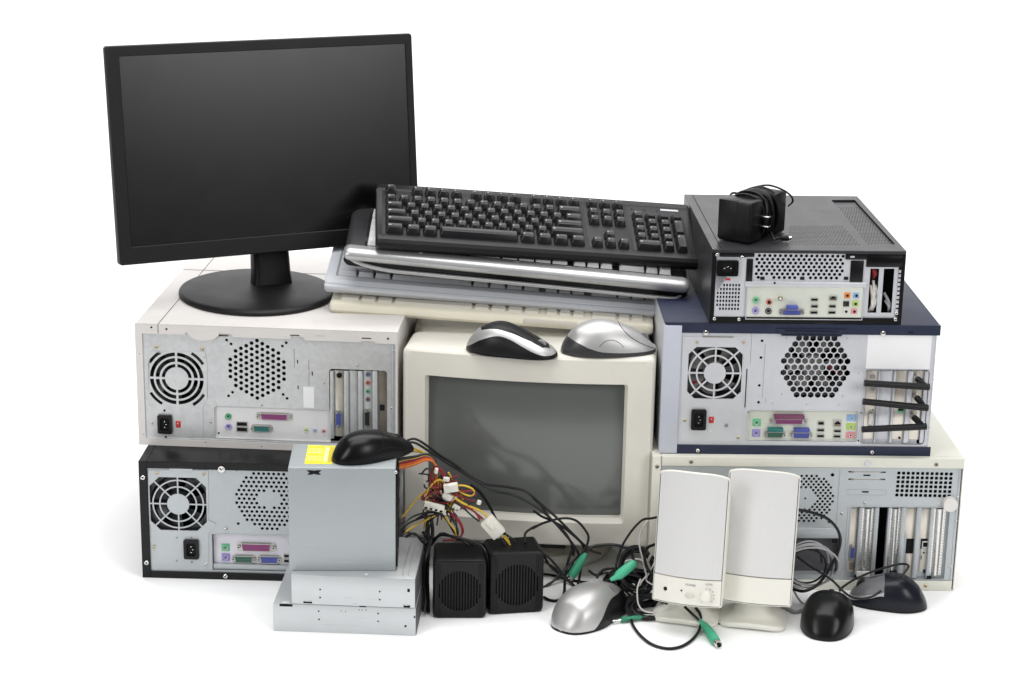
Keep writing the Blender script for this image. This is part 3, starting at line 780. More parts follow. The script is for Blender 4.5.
for p in ((233, 75), (217, 303)): holes.append(circ(*e2(*p), .0027, 10))
for j in range(6):
    for i in range(12):
        t = i/11
        p = (557 + (812-557)*t - j*2.0, 66 + j*21.4 + t*5 )
        c = e2(*p); q = .0024
        holes.append(rrect(c[0]-q, c[0]+q, c[1]-q, c[1]+q, .0012, 2))
for X, Y, w_, h_ in ((323, 60, 26, 7), (480, 62, 26, 7), (323, 96, 26, 7), (477, 97, 26, 7), (400, 77, 34, 8), (393, 158, 34, 8)):
    holes.append(rect(e2(X-w_/2, Y)[0], e2(X+w_/2, Y)[0], e2(X, Y+h_/2)[1], e2(X, Y-h_/2)[1]))
sl0, sl1 = e2(300, 580), e2(806, 234)
vb_ = e2(560, 583)[1]
holes.append(rrect(sl0[0], sl1[0], vb_, sl1[1], .003))
io0, io1 = e2(-90, 560), e2(268, 384)
holes.append(rect(xl+.012, io1[0], e2(268, 560)[1], io1[1]))
b = MB().sheet(rect(xl-.002, wE-.003, .003, hE-.004), holes, .0018, .0012, 'steelb')
b.box(wE-.0068, wE-.0035, .0008, .003, lbm, lt, 'steelb', .0006)
b.build('rear_panel', rE)
ro = rrect(e2(297, 160)[0], e2(500, 160)[0], e2(400, 174)[1], e2(400, 145)[1], .01, 6)
MB().sheet(ro, [rrect(e2(300, 160)[0], e2(497, 160)[0], e2(400, 172)[1], e2(400, 147)[1], .009, 6)[::-1]], .0012, .001, 'steelb').build('embossed_ring', rE)
for Y in (60, 97): mark(rE, e2(323, Y)[0], e2(478, Y)[0], e2(400, Y+1.2)[1], e2(400, Y-1.2)[1], .0014, 'bronze', 'seam')
u = e2(266, 100)[0]; mark(rE, u-.0003, u+.0003, e2(266, 330)[1], e2(266, 50)[1], .0014, 'bronze', 'seam')
fan(rE, *gcx, .04, .012)
# ledge and port bay, left
MB().box(xl+.01, io1[0]+.002, -.0006, .002, e2(200, 384)[1]+.0005, e2(200, 332)[1], 'steelb', .0012).build('ledge', rE)
YP = .014
MB().box(xl+.006, io1[0]+.003, YP, YP+.001, .008, io1[1]+.003, 'inner').build('port_plate', rE)
MB().sheet(rect(xl+.0108, io1[0]+.0012, e2(268, 560)[1]-.0012, io1[1]+.0012), [rect(xl+.012, io1[0], e2(268, 560)[1], io1[1])], .0012, .013, 'steelb').build('recess_rim', rE)
u, v = e2(245, 394); MB().box(u-.0045, u+.0045, .0002, .0016, v-.0035, v+.0035, 'hole', .0006).build('socket', rE)
for p, Z in (((97, 92), e1), ((290, 65), e1), ((820, 495), e4), ((685, 612), e2)):
    screw(rE, Z(*p), .0030, 'bronze' if Z is not e2 else 'brass', -.0008)
u, v = e4(460, 488); MB().cyl((u, -.0022, v), (u, .001, v), .0052, 'steel', n=28).build('blanking_plug', rE)
u, v = e2(803, 212); b = MB(); 
b.cyl((u, -.0075, v), (u, .0015, v), .0102, 'wwht', .0108, 32); b.build('round_cap', rE)
for p in ((140, 362), (278, 263), (390, 210), (752, 215), (835, 298), (808, 522), (812, 577), (845, 185)): screw(rE, e2(*p), .0022, 'chrome', .0014)
for p in ((350, 568), (703, 574)): u, v = e2(*p); MB().box(u-.0035, u+.0035, .0006, .002, v-.0025, v+.0025, 'hole').build('slot', rE)
u, v = e2(382, 555); MB().box(u-.010, u+.010, -.001, .002, v-.005, v+.004, 'wwht', .002).build('white_clip', rE)
ysl = .008
k2 = lambda X, Y: FE.uv(E2(X, Y), ysl)
b = MB()
for x0, x1 in ((300, 311), (359, 374), (436, 456), (500, 512), (566, 588), (640, 662), (708, 724)):
    p = k2(x0 + 0, 238); q = k2(x1, 238); b.box(p[0], q[0], .0012, .009, vb_+.002, sl1[1]-.0008, 'steelb', .001)
for x0, x1 in ((298, 455), (501, 808)):
    p = k2(x0, 238); q = k2(x1, 238); b.box(p[0], q[0], ysl+.0014, ysl+.0022, vb_+.0005, sl1[1]-.0005, 'steelb')
for x0, x1, y0, y1 in ((588, 641, 384, 456), (661, 709, 384, 432)):
    p = k2(x0, y1); q = k2(x1, y0); b.box(p[0], q[0], ysl+.0008, ysl+.0013, p[1], q[1], 'hole')
b.build('slot_bars', rE)
MB().sheet(rrect(sl0[0]-.0012, sl1[0]+.0012, vb_-.0012, sl1[1]+.0012, .004), [rrect(sl0[0], sl1[0], vb_, sl1[1], .003)], .001, .010, 'steelb').build('recess_rim', rE)
def cov3(X0, X1, Y0, Y1, m, perf=False, y=ysl):
    a = k2((X0), Y0); c = k2(X1, Y1); x0, x1 = a[0], k2(X1, Y0)[0]
    b = MB()
    if perf:      # folded shiny cover with a row of notches on each edge
        n = 10
        sec = [(x0 + (x1-x0)*i/n, y - .0035*max(0, sin(pi*(i/n-.22)/.56) if .22 < i/n < .78 else 0)) for i in range(n+1)]
        b.loft([[Vector((x, yy, z)) for x, yy in sec] for z in (c[1], a[1])], m, False, False, closed=False)
        k = 22
        for i in range(k):
            z = c[1] + (a[1]-c[1])*(i+.5)/k
            for xx in (x0 + (x1-x0)*.08, x0 + (x1-x0)*.92): b.box(xx-.0005, xx+.0005, y-.0004, y+.0004, z-.0008, z+.0008, 'bronze')
    else:
        b.box(x0, x1, y, y+.001, c[1], a[1], m, .0003)
    return b.build('slot_cover', rE)
v1_ = cov3(312, 358, 236, 545, 'bracket'); cov3(375, 435, 236, 560, 'satin', True)
cov3(512, 566, 236, 560, 'satin', True); v5 = cov3(589, 640, 236, 384, 'bracket'); v5b = cov3(589, 640, 456, 575, 'bracket')
v6 = cov3(662, 708, 236, 384, 'bracket'); v6b = cov3(662, 708, 432, 545, 'keyc'); cov3(724, 786, 236, 560, 'satin', True)
dsub(v1_, 'video_port', *k2(326, 448), .024, .009, 'blue', ysl, True)
p = k2(326, 515); MB().box(p[0]-.0035, p[0]+.0035, ysl-.0008, ysl, p[1]-.006, p[1]+.005, 'bronze').build('socket', v1_)
p = k2(683, 412); MB().sheet(rect(p[0]-.0045, p[0]+.0045, p[1]-.005, p[1]+.005), [rect(p[0]-.0035, p[0]+.0035, p[1]-.004, p[1]+.004)], ysl-.002, .003, 'wwht').build('socket_frame', v6)
for dx in (-.002, .003): p = k2(683, 452); MB().cyl((p[0]+dx, ysl-.0006, p[1]), (p[0]+dx, ysl, p[1]), .0013, 'hole').build('screw_hole', v6b)
p = k2(664, 475); MB().box(p[0]-.0006, p[0]+.0006, ysl-.0006, ysl, p[1]-.003, p[1]+.003, 'hole').build('slot', v6b)
p = k2(683, 540); MB().box(p[0]-.003, p[0]+.003, ysl-.0006, ysl, p[1]-.003, p[1]+.002, 'hole').build('slot', v6b)
for X in (515, 540): p = k2(X, 545); MB().box(p[0]-.0025, p[0]+.0025, .003, .008, p[1]-.006, p[1]+.003, 'hole').build('clip', rE)

# ================= small black desktop (on the navy tower)
FD = Frame((.2757, -.1584, .3995), .0346); wD, hD, dD = .2704, .1062, .3541
rD = thing('desktop_computer', FD, 'small black slim desktop computer on top of the navy tower', 'computer')
qd = lambda X, Y: FD.uv(D0(X, Y))
b = MB()
mtop = lambda X, Y: FD.top(D0(X, Y), hD)
b.box(0, wD, 0, dD, 0, .0015, 'dblack', .0006); b.box(0, .0015, .0005, dD, .001, hD-.002, 'dblack'); b.box(wD-.0015, wD, .0005, dD, .001, hD-.002, 'dblack'); b.box(.001, wD-.001, dD-.002, dD-.0005, .001, hD-.002, 'dblack')
b.build('case_shell', rD)
# lid with vent slots
holes = []
g0, g1, g2, g3 = mtop(478, 222), mtop(690, 222), mtop(760, 296), mtop(478, 300)
for r_ in range(15):
    t = (r_ + .5)/15
    ya = g0[1] + (g3[1]-g0[1])*t
    xa = g0[0] + (g3[0]-g0[0])*t; xb2 = g1[0] + (g2[0]-g1[0])*t
    n = 19
    for i in range(n):
        x = xa + (xb2-xa)*(i + (.25 if r_ % 2 else .75))/n; hw = (xb2-xa)/n*.30
        holes.append([(x-hw, ya-.0011), (x+hw, ya-.0011), (x+hw, ya+.0011), (x-hw, ya+.0011)])
h0, h1, h2, h3 = mtop(648, 120), mtop(742, 120), mtop(905, 298), mtop(790, 300)
rec = [h0, h1, h2, h3]
holes.append(rec)
lid = MB().sheet(rect(.0, wD, .0, dD), holes, hD-.0014, .0014, 'dblack', 'z')
lid.box(.0005, wD-.0005, -.0008, .0005, hD-.004, hD-.0004, 'dblack', .0003)
ob = lid.build('lid', rD)
MB().box(.004, wD-.004, .004, dD-.004, hD-.010, hD-.009, 'hole').build('shade_liner', rD)  # added dark sheet, puts shade under the lid vents
pn = MB()
sub = []
for r_ in range(34):
    t = (r_ + .5)/34
    xa = h0[0] + (h3[0]-h0[0])*t; xe = h1[0] + (h2[0]-h1[0])*t; ya = h0[1] + (h3[1]-h0[1])*t
    if t < .12: continue
    for i in range(8):
        x = xa + (xe-xa)*(i + .5 + (.2 if r_ % 2 else -.2))/9.2 + .004; hw = (xe-xa)/9*.28
        sub.append([(x-hw, ya-.0012), (x+hw, ya-.0012), (x+hw, ya+.0012), (x-hw, ya+.0012)])
pn.sheet(cshr(rec, 1.01), sub, hD-.0042, .0012, 'dblack', 'z'); pn.build('vent_panel', rD)
s0, s1 = mtop(92, 104), mtop(207, 318)
MB().prism([(0, 0)]*0 or [(s0[0]-.0004, 0), (s0[0]+.0004, 0), (s0[0]+.0004, .0004), (s0[0]-.0004, .0004)], 0, .0001, 'hole') 
MB().box(s1[0]-.0005, s1[0]+.0005, .001, dD-.004, hD-.0006, hD+.0003, 'hole').build('lid_seam', rD)
# rear face
holes = []
V0 = qd(340, 440); V1 = qd(703, 341)
vent = []
rows, colsn = 7, 17
for j in range(rows):
    for i in range(colsn):
        u = V0[0] + (V1[0]-V0[0])*(i + (.30 if j % 2 else .72))/colsn; v = V0[1] + (V1[1]-V0[1])*(j + .5)/rows
        if j == 0 and i in (1, 2, 8, 9, 16): continue
        vent.append(circ(u, v, .0024, 8))
pw0, pw1 = qd(183, 566), qd(285, 456)
grid = []
for j in range(7):
    for i in range(8):
        if j == 6 and i < 2: continue
        if j == 0 and i in (0,): continue
        if j == 5 and i == 0: continue
        u = pw0[0] + (pw1[0]-pw0[0])*(i+.5)/8; v = pw0[1] + (pw1[1]-pw0[1])*(j+.5)/7
        grid.append(rect(u-.0013, u+.0013, v-.0019, v+.0019))
sA0, sA1 = qd(794, 575), qd(842, 398); sB0, sB1 = qd(848, 575), qd(903, 398)
slots = [rect(sA0[0], sA1[0], sA0[1], sA1[1]), rect(sB0[0], sB1[0], sB0[1], sB1[1])]
comb = []
for j in range(10):
    p = qd(926 - j*1.75, 408 + j*17.5); mark(rD, p[0]-.0020, p[0]+.0022, p[1]-.0020, p[1]+.0020, .0006, 'steelc', 'notch')
xL, xR, zB = qd(180, 500)[0], qd(925, 460)[0], qd(500, 592)[1]
zT = hD - .0045
b = MB().sheet(rect(0, wD, 0, hD-.0045), [rect(xL, xR, zB, zT)], 0, .0016, 'blackp')
b.box(.0, wD, -.0006, .0016, hD-.0044, hD-.0012, 'blackp', .0008)
b.build('rear_frame', rD)
b = MB().sheet(rect(xL-.002, wD-.0025, zB-.001, zT+.0005), vent + grid + slots + comb, .0020, .0012, 'steelc'); b.build('rear_panel', rD)
MB().box(qd(908, 560)[0], wD-.0015, .0010, .0018, zB+.002, zT-.004, 'blackp').build('edge_strip', rD)
for (X0, X1, Y0, Y1) in ((200, 340, 328, 349), (305, 335, 358, 450), (722, 780, 365, 450), (705, 792, 328, 360), (788, 942, 332, 390)):
    p, q = qd(X0, Y1), qd(X1, Y0)
    MB().box(p[0], q[0], .0004, .0022, p[1], q[1], 'blackp', .0005).build('black_cover', rD)
p, q = qd(795, 385), qd(935, 348); MB().box(p[0], q[0], -.0004, .0006, p[1], q[1], 'gloss', .0003).build('black_panel', rD)
p, q = qd(300, 468), qd(790, 452); MB().box(p[0], q[0], -.001, .0022, p[1], q[1], 'steelc', .0012).build('rail', rD)
for X in (372, 532, 708): p = qd(X, 436); MB().box(p[0]-.003, p[0]+.003, .0008, .0022, p[1]-.0022, p[1]+.0022, 'hole', .0004).build('notch', rD)
p = qd(420, 453); MB().cyl((p[0], -.0014, p[1]), (p[0], 0, p[1]), .0016, 'hole', n=12).build('screw_hole', rD)
p = qd(733, 349); MB().box(p[0]-.003, p[0]+.003, .0000, .0006, p[1]-.0012, p[1]+.0012, 'steel', .0003).build('clip', rD)
p, q = qd(186, 424), qd(275, 362); iec(rD, p[0], q[0], p[1], q[1], .0004)
p = qd(233, 440); MB().box(p[0]-.0035, p[0]+.0035, .0010, .0022, p[1]-.0018, p[1]+.0018, 'red', .0003).build('voltage_switch', rD)
MB().sheet(rect(qd(181, 470)[0], qd(301, 470)[0], qd(200, 592)[1], qd(200, 352)[1]), grid + [rect(qd(184, 390)[0], qd(277, 390)[0], qd(230, 427)[1], qd(230, 360)[1])], .0012, .0006, 'steelc').build('power_unit_face', rD)
for p in ((290, 352),): screw(rD, qd(*p), .003, 'chrome', .0008)
for p in ((178, 597), (277, 600), (905, 600), (189, 340), (910, 575)): screw(rD, qd(*p), .0026, 'chrome', 0)
YP = .0008
p0, p1 = qd(305, 597), qd(778, 471)
ppl = MB().box(p0[0], p1[0], YP, YP+.001, p0[1], p1[1], 'iocream', .0004).build('port_plate', rD)
MB().sheet(rect(p0[0]-.001, p1[0]+.001, p0[1]-.001, p1[1]+.001), [rect(p0[0], p1[0], p0[1], p1[1])], -.0002, .0018, 'steelc').build('plate_rim', rD)
mini_din(ppl, *qd(345, 522), .0050, 'pgreen', YP); mini_din(ppl, *qd(343, 565), .0050, 'purple', YP, name='mouse_port')
jack(ppl, *qd(398, 530), .0042, 'pinkred', YP, name='phono_socket'); mini_din(ppl, *qd(395, 567), .0045, 'wblk', YP, name='video_socket')
p = qd(443, 513); b = MB(); b.cyl((p[0], YP, p[1]), (p[0]-.001, YP-.008, p[1]+.0005), .0032, 'brass', n=18); b.cyl((p[0]-.001, YP-.0085, p[1]+.0005), (p[0]-.001, YP-.0079, p[1]+.0005), .0018, 'wwht', n=12); b.build('antenna_socket', ppl)
p = qd(488, 570); dsub(ppl, 'video_port', p[0], p[1], qd(536, 570)[0]-qd(434, 570)[0], .0088, 'blue', YP, False, (.0155, .0048, 'blue'))
for X, Y, w_ in ((580, 520, .010), (580, 547, .010), (578, 572, .0105), (652, 547, .010), (650, 572, .0105)): usb(ppl, *qd(X, Y), w_, .0045, YP)
rj45(ppl, *qd(655, 514), .0105, .0068, YP)
for X, Y, c, bgc in ((712, 504, 'orange', 'orange'), (748, 504, 'ltblue', 'ltblue'), (708, 538, 'wblk', 'wblk'), (745, 537, 'lime', 'lime'), (707, 568, 'wwht', 'wwht'), (740, 568, 'pink', 'pink')):
    u, v = qd(X, Y); jack(ppl, u, v, .0034, c, YP, bgc, (.0083, .0078))
# cables seen inside the open slots
for k, (X, Y0, Y1, dx, m) in enumerate(((815, 400, 430, 4, 'wred'), (825, 402, 440, -3, 'wred'), (810, 470, 570, 9, 'wcable'), (822, 450, 560, -8, 'wcable'), (832, 500, 570, -16, 'wcable'), (870, 530, 572, 14, 'gcable'), (808, 470, 572, 4, 'bracket'), (818, 520, 572, -14, 'wcable'), (829, 470, 520, 5, 'wcable'), (865, 500, 572, 24, 'greyp'))):
    p, q = qd(X, Y0), qd(X + dx, Y1)
    MB().tube([Vector((p[0], .010, p[1])), Vector(((p[0]+q[0])/2 + .002, .006, (p[1]+q[1])/2)), Vector((q[0], .010, q[1]))], .0022, m).build('internal_wire', rD)
MB().box(.003, wD-.003, .03, .031, .003, hD-.012, 'hole').build('shade_liner', rD)  # added dark sheet, keeps the open slots and vents black

# ------------------------------------------------------------------ flat monitor
FM = Frame((-.5687, -.0500, .4385), .4388, -.1237, .003)
wM, hM = .469, .315
FMr = Frame((-.3890, .0800, .3645), .4388)             # root under the round foot
rM = thing('flat_monitor', FMr, 'black flat screen monitor with round foot, standing on the white tower', 'monitor')
TM = FMr.I @ FM.M
def rloop(u0, u1, v0, v1, r, y, n=5): return [Vector((x, y, z)) for x, z in rrect(u0, u1, v0, v1, r, n)]
mo = lambda Z: FM.uv(Z)
ZM1, ZM2, ZM3 = ZR(95, 25, 5.69), ZR(280, 25, 5.69), ZR(110, 180, 4.553)
tl, tr, bl = mo(ZM1(133, 180)), mo(ZM2(714, 106)), mo(ZM3(103, 306))
su0, su1, sv0, sv1 = (tl[0]+bl[0])/2, tr[0], bl[1], (tl[1]+tr[1])/2
b = MB()
b.loft([rloop(su0, su1, sv0, sv1, .0006, .006), rloop(su0, su1, sv0, sv1, .0006, .0008), rloop(su0-.0008, su1+.0008, sv0-.0008, sv1+.0008, .001, 0),
        rloop(.0016, wM-.0016, .0016, hM-.0016, .0035, 0), rloop(.0006, wM-.0006, .0006, hM-.0006, .0042, .0008), rloop(0, wM, 0, hM, .0045, .003),
        rloop(0, wM, 0, hM, .0045, .016), rloop(.003, wM-.003, .003, hM-.003, .008, .018)], 'matt', False, False)
b.build('bezel', rM, 30, TM)
b = MB().loft([rloop(.003, wM-.003, .003, hM-.003, .008, .018), rloop(.006, wM-.006, .006, hM-.006, .008, .030), rloop(.06, wM-.06, .05, hM-.06, .02, .048)], 'matt')
b.build('back_cover', rM, 30, TM)
MB().box(su0-.001, su1+.001, .0022, .006, sv0-.001, sv1+.001, 'screen').build('screen', rM, 30, TM)
# neck and foot, in the root's frame
b = MB()
nk = [(.0, .031, .016), (.02, .029, .015), (.06, .0285, .013), (.15, .031, .012)]
nc = FMr.I @ Vector((-.3697, .108, .3645))
b.loft([[Vector((nc.x + x, nc.y + y + z*.14, z + .008)) for x, y in rrect(-a, a, -d, d, .008, 4)] for z, a, d in nk], 'matt')
b.build('neck', rM)
b = MB()
N = 64
prof = [(0.96, 0), (1.0, .001), (1.0, .005), (.985, .0075), (.95, .009), (.6, .0105), (.28, .012)]
b.loft([[Vector((.116*q*cos(2*pi*i/N) , .128*q*sin(2*pi*i/N) + .0, z)) for i in range(N)] for q, z in prof], 'matt')
b.build('foot', rM)

# ------------------------------------------------------------------ tube monitor
yawT = math.atan2(-.035, .357)
FT = Frame((-.156, -.115, 0), yawT); wT = .3615; z0T, z1T = .056, .343
rT = thing('tube_monitor', FT, 'beige tube monitor with a grey glass screen in the middle of the pile', 'monitor')
NS = 14
def tloop(u0, u1, v0, v1, r, y, bul=0.0):
    """rounded rectangle with many points per side, so that the face can bow"""
    cs = [((u1-r, v0+r), -90), ((u1-r, v1-r), 0), ((u0+r, v1-r), 90), ((u0+r, v0+r), 180)]
    L = []
    arcs = []
    for (cx, cz), a in cs: arcs.append([(cx + r*cos(radians(a+90*i/4)), cz + r*sin(radians(a+90*i/4))) for i in range(5)])
    for k in range(4):
        L += arcs[k]
        p, q = arcs[k][-1], arcs[(k+1) % 4][0]
        L += [(p[0]+(q[0]-p[0])*i/NS, p[1]+(q[1]-p[1])*i/NS) for i in range(1, NS)]
    out = []
    for x, z in L:
        t = 2*x/wT - 1; s_ = 2*(z-z0T)/(z1T-z0T) - 1
        out.append(Vector((x, y - bul*(1 - t*t)*(.8 + .2*(1 - s_*s_)), z)))
    return out
qt = lambda Z, X, Y: FT.uv(Z(X, Y), -.010)
T1, T2, T3 = ZR(395, 310, 4.88), ZR(530, 310, 4.88), ZR(535, 480, 6.2)
o_tl, o_tr, o_br = FT.uv(T1(160, 319), 0), FT.uv(T2(467, 370), 0), FT.uv(T3(524, 214), 0)
iu0, iu1, iv0, iv1 = o_tl[0], (o_tr[0]+o_br[0])/2, o_br[1] - .007, (o_tl[1]+o_tr[1])/2
B = .017
b = MB()
b.loft([tloop(.012, wT-.012, z0T+.014, z1T-.005, .01, .085), tloop(.002, wT-.002, z0T+.004, z1T-.0005, .01, .083), tloop(0.001, wT-.001, z0T+.002, z1T, .009, .078), tloop(0, wT, z0T, z1T, .008, .006, B*.8), tloop(.0015, wT-.0015, z0T+.0015, z1T-.0015, .008, .002, B), tloop(.004, wT-.004, z0T+.004, z1T-.004, .008, 0, B),
        *[tloop(.004+(iu0-.008)*k/7, wT-.004-(wT-.009-iu1)*k/7, z0T+.004+(iv0-.009-z0T)*k/7, z1T-.004-(z1T-.007-iv1)*k/7, .008-.004*k/7, 0, B) for k in range(1, 7)],
        tloop(iu0-.004, iu1+.005, iv0-.005, iv1+.003, .004, .0, B), tloop(iu0-.0032, iu1+.0042, iv0-.0042, iv1+.0024, .004, .0008, B),
        tloop(iu0-.001, iu1+.001, iv0-.001, iv1+.001, .004, .009, B), tloop(iu0, iu1, iv0, iv1, .004, .0105, B), tloop(iu0, iu1, iv0, iv1, .004, .022, B)], 'beige', False, False)
b.build('bezel', rT, 30)
b = MB()
b.loft([tloop(.010, wT-.010, z0T+.010, z1T-.004, .01, .082), tloop(-.004, wT-.012, z0T+.012, z1T-.006, .012, .14), tloop(-.018, wT-.02, z0T+.02, z1T-.010, .02, .26), tloop(.05, wT-.05, z0T+.04, z1T-.03, .04, .36)], 'beige')  # back left flank flared, an invented shape blocking the bright gap beside it
b.build('housing', rT, 30)
# convex glass
b = MB(); nx, nz = 28, 20; vs = []; fs = []
for j in range(nz+1):
    for i in range(nx+1):
        x = iu0 - .002 + (iu1-iu0+.004)*i/nx; z = iv0 - .002 + (iv1-iv0+.004)*j/nz
        t = 2*x/wT - 1; tx = 2*(x-iu0)/(iu1-iu0)-1; tz = 2*(z-iv0)/(iv1-iv0)-1
        vs.append(Vector((x, .0125 - B*(1-t*t)*.85 + .006*tz*tz + .004*tx*tx, z)))
for j in range(nz):
    for i in range(nx):
        k = j*(nx+1)+i; fs.append((k, k+1, k+nx+2, k+nx+1))
b.add(vs, fs, 'glass'); b.build('screen', rT, 60)
b = MB(); cxT = wT/2
b.loft([[Vector((cxT + a*cos(2*pi*i/40), .13 + d*sin(2*pi*i/40), z)) for i in range(40)] for a, d, z in ((.118, .115, 0), (.12, .117, .004), (.12, .117, .014), (.112, .11, .022), (.06, .06, .026), (.055, .055, .075))], 'beige')
b.build('foot', rT)
b = MB(); b.box(cxT-.06, cxT+.06, .0, .012, z0T-.010, z0T+.004, 'gloss', .003); b.build('control_flap', rT)

# ------------------------------------------------------------------ keyboards
_keymesh = {}
def key_at(parent, x, y, z, w, d, h, mat, M=None):
    k = (round(w, 4), round(d, 4), round(h, 4), mat)
    if k not in _keymesh:
        b = MB(); g = .0008; t = .0026 if mat != 'key' else .0040
        lo = rrect(-w/2+g, w/2-g, -d/2+g, d/2-g, .0012, 2)
        mi = rrect(-w/2+t, w/2-t, -d/2+t+.0002, d/2-t+.0008, .0016, 2)
        hi = rrect(-w/2+t+.0006, w/2-t-.0006, -d/2+t+.0008, d/2-t+.0004, .0016, 2)
        ce = rrect(-w/2+t+.003, w/2-t-.003, -d/2+t+.003, d/2-t-.002, .0016, 2)
        b.loft([[Vector((p[0], p[1], -.002)) for p in lo], [Vector((p[0], p[1], h-.0006)) for p in mi], [Vector((p[0], p[1], h)) for p in hi], [Vector((p[0], p[1], h-.0005)) for p in ce]], mat)
        if mat == 'key' and w < .06:      # pale legend printed on the cap
            b.box(-w/2+.0060, -w/2+.0076 + (.002 if w > .025 else 0), d/2-.0078, d/2-.0064, h-.0006, h-.0001, 'keyg')
        o = b.build('key', parent, 40); _keymesh[k] = o.data
    else:
        o = bpy.data.objects.new('key', _keymesh[k]); COL.objects.link(o); o.parent = parent
    o.location = (x, y, z); return o
def layout(u0=.017, pitch=.0187):
    """(row, x centre in units, width in units); row 0 is the space-bar row, row 5 the function row"""
    K = []
    def run(row, x, ws):
        for w in ws: K.append((row, x + w/2, w)); x += w
    run(0, 0, [1.5, 1.25, 1.25, 6.0, 1.25, 1.25, 1.25, 1.25])
    run(1, 0, [2.25] + [1]*10 + [2.75])
    run(2, 0, [1.75] + [1]*11 + [2.25])
    run(3, 0, [1.5] + [1]*12 + [1.5])
    run(4, 0, [1]*13 + [2])
    run(5, 0, [1]); run(5, 2, [1]*4); run(5, 6.5, [1]*4); run(5, 11, [1]*4)
    run(0, 15.35, [1, 1, 1]); run(1, 16.35, [1]); run(3, 15.35, [1, 1, 1]); run(4, 15.35, [1, 1, 1]); run(5, 15.35, [1, 1, 1])
    run(0, 18.75, [2, 1]); run(1, 18.75, [1, 1, 1]); run(2, 18.75, [1, 1, 1]); run(3, 18.75, [1, 1, 1]); run(4, 18.75, [1, 1, 1, 1])
    K.append(('n0', 22.25, 1)); K.append(('n2', 22.25, 1))
    return K
def rowy(row, y0, p): 
    if row == 'n0': return y0 + .5*p, 2
    if row == 'n2': return y0 + 2.5*p, 2
    return y0 + row*p + (.007 if row == 5 else 0), 1
def sideprofile(prof, xs, mat, b):
    """extrude a (y, z) profile along x with scaled, rounded ends: xs = [(x, inset)]"""
    cy = sum(p[0] for p in prof)/len(prof); cz = sum(p[1] for p in prof)/len(prof)
    ey = max(abs(p[0]-cy) for p in prof); ez = max(abs(p[1]-cz) for p in prof)
    b.loft([[Vector((x, cy + (y-cy)*(1 - i/ey), cz + (z-cz)*(1 - min(i, ez*.85)/ez))) for y, z in prof] for x, i in xs], mat)
def ends(w, r=.006):
    L = [(0 + r*(1-cos(radians(a))), r*(1-sin(radians(a)))) for a in (0, 20, 45, 70, 90)]
    return L + [(w - x, i) for x, i in L[::-1]]
def groove(b, x0, x1, y0, y1, z): b.box(x0, x1, y0, y1, z-.001, z+.0003, 'hole')

# black keyboard on top of the stack
wK, dK = .4760, .1559
FK = Frame((-.1990, -.0490, .4750), .0949, .3672, .0724)
rK = thing('keyboard', FK, 'black keyboard with full key rows, topmost of the keyboard stack', 'keyboard')
b = MB()
prof = [(.002, -.004), (.0, .001), (.0015, .006), (.006, .0095), (.014, .0105), (.022, .0085), (dK-.022, .0085), (dK-.018, .0105), (dK-.004, .0085), (dK, .003), (dK-.003, -.016), (.012, -.014)]
sideprofile(prof, ends(wK, .005), 'keyb', b)
b.build('housing', rK, 30)
px_ = .01975; x0k = .0118; y0k = .0290; pk = .0190
kz = .0078
b = MB()
for (xa, xb_, ya, yb) in ((x0k-.003, x0k+15*px_+.003, y0k-pk*.5-.002, y0k+6*pk+.001), (x0k+15.35*px_-.003, x0k+18.35*px_+.003, y0k-pk*.5-.002, y0k+6*pk+.001), (x0k+18.75*px_-.003, x0k+22.75*px_+.003, y0k-pk*.5-.002, y0k+4.5*pk+.002)):
    b.box(xa, xb_, ya, yb, kz-.002, kz+.0010, 'keybed', .0004)
b.build('key_bed', rK)
rest = None; cnt = 0; LY = layout()
for row, xc, w in LY:
    y, dd = rowy(row, y0k, pk)
    cnt += 1
    if cnt <= 99 or row in ('n0', 'n2'):
        key_at(rK, x0k + xc*px_, y, kz, w*px_, dd*pk, .0105, 'key')
    else:
        if rest is None: rest = MB()
        t = MB(); ww = w*px_; 
        rest.loft([[Vector((x0k+xc*px_+p[0], y+p[1], kz+z)) for p in rrect(-ww/2+g, ww/2-g, -pk/2+g, pk/2-g, .0014, 2)] for g, z in ((.0008, -.001), (.0040, .0098), (.0046, .0105))], 'key')
if rest: ro = rest.build('key', rK, 40); ro['kind'] = 'stuff'
b = MB()
for i in range(3): b.cyl((x0k+(18.95+i*1.0)*px_, y0k+5.25*pk, kz), (x0k+(18.95+i*1.0)*px_, y0k+5.25*pk, kz+.0010), .0016, 'hole', n=10)
b.box(x0k+21.2*px_, x0k+22.6*px_, y0k+5.35*pk, y0k+5.6*pk, kz, kz+.0011, 'keyg', .0004)
b.build('indicator_lights', rK)
# silver fronted keyboard
wS, dS = .5060, .1913
FS = Frame((-.2465, -.0440, .4570), .0150, .1900, .0870)
rS = thing('keyboard', FS, 'graphite keyboard with rounded silver front edge, second in the stack under the black one', 'keyboard')
b = MB()
prof = [(.030, -.010), (.026, .004), (.05, .006), (dS-.01, .004), (dS, -.002), (dS-.004, -.016), (.04, -.016)]
sideprofile(prof, [(x + .0, i) for x, i in ends(wS, .012)], 'kgraph', b); b.build('housing', rS, 30)
b = MB()
up = [(.034, .0050), (.027, .0080), (.020, .0096)] + [(.011 + .0115*cos(radians(a)) - .0, .0010 + .0095*sin(radians(a))) for a in range(70, 291, 20)] + [(.026, -.0075)]
sideprofile(up, ends(wS, .009), 'silver', b); b.build('palm_rest', rS, 35)
b = MB()
gp = [(.030, -.007), (.0085, -.0075), (.0075, -.0165), (.030, -.018)]
sideprofile(gp, ends(wS, .010), 'gloss', b)
b.build('underside', rS, 35)
b = MB(); L = []
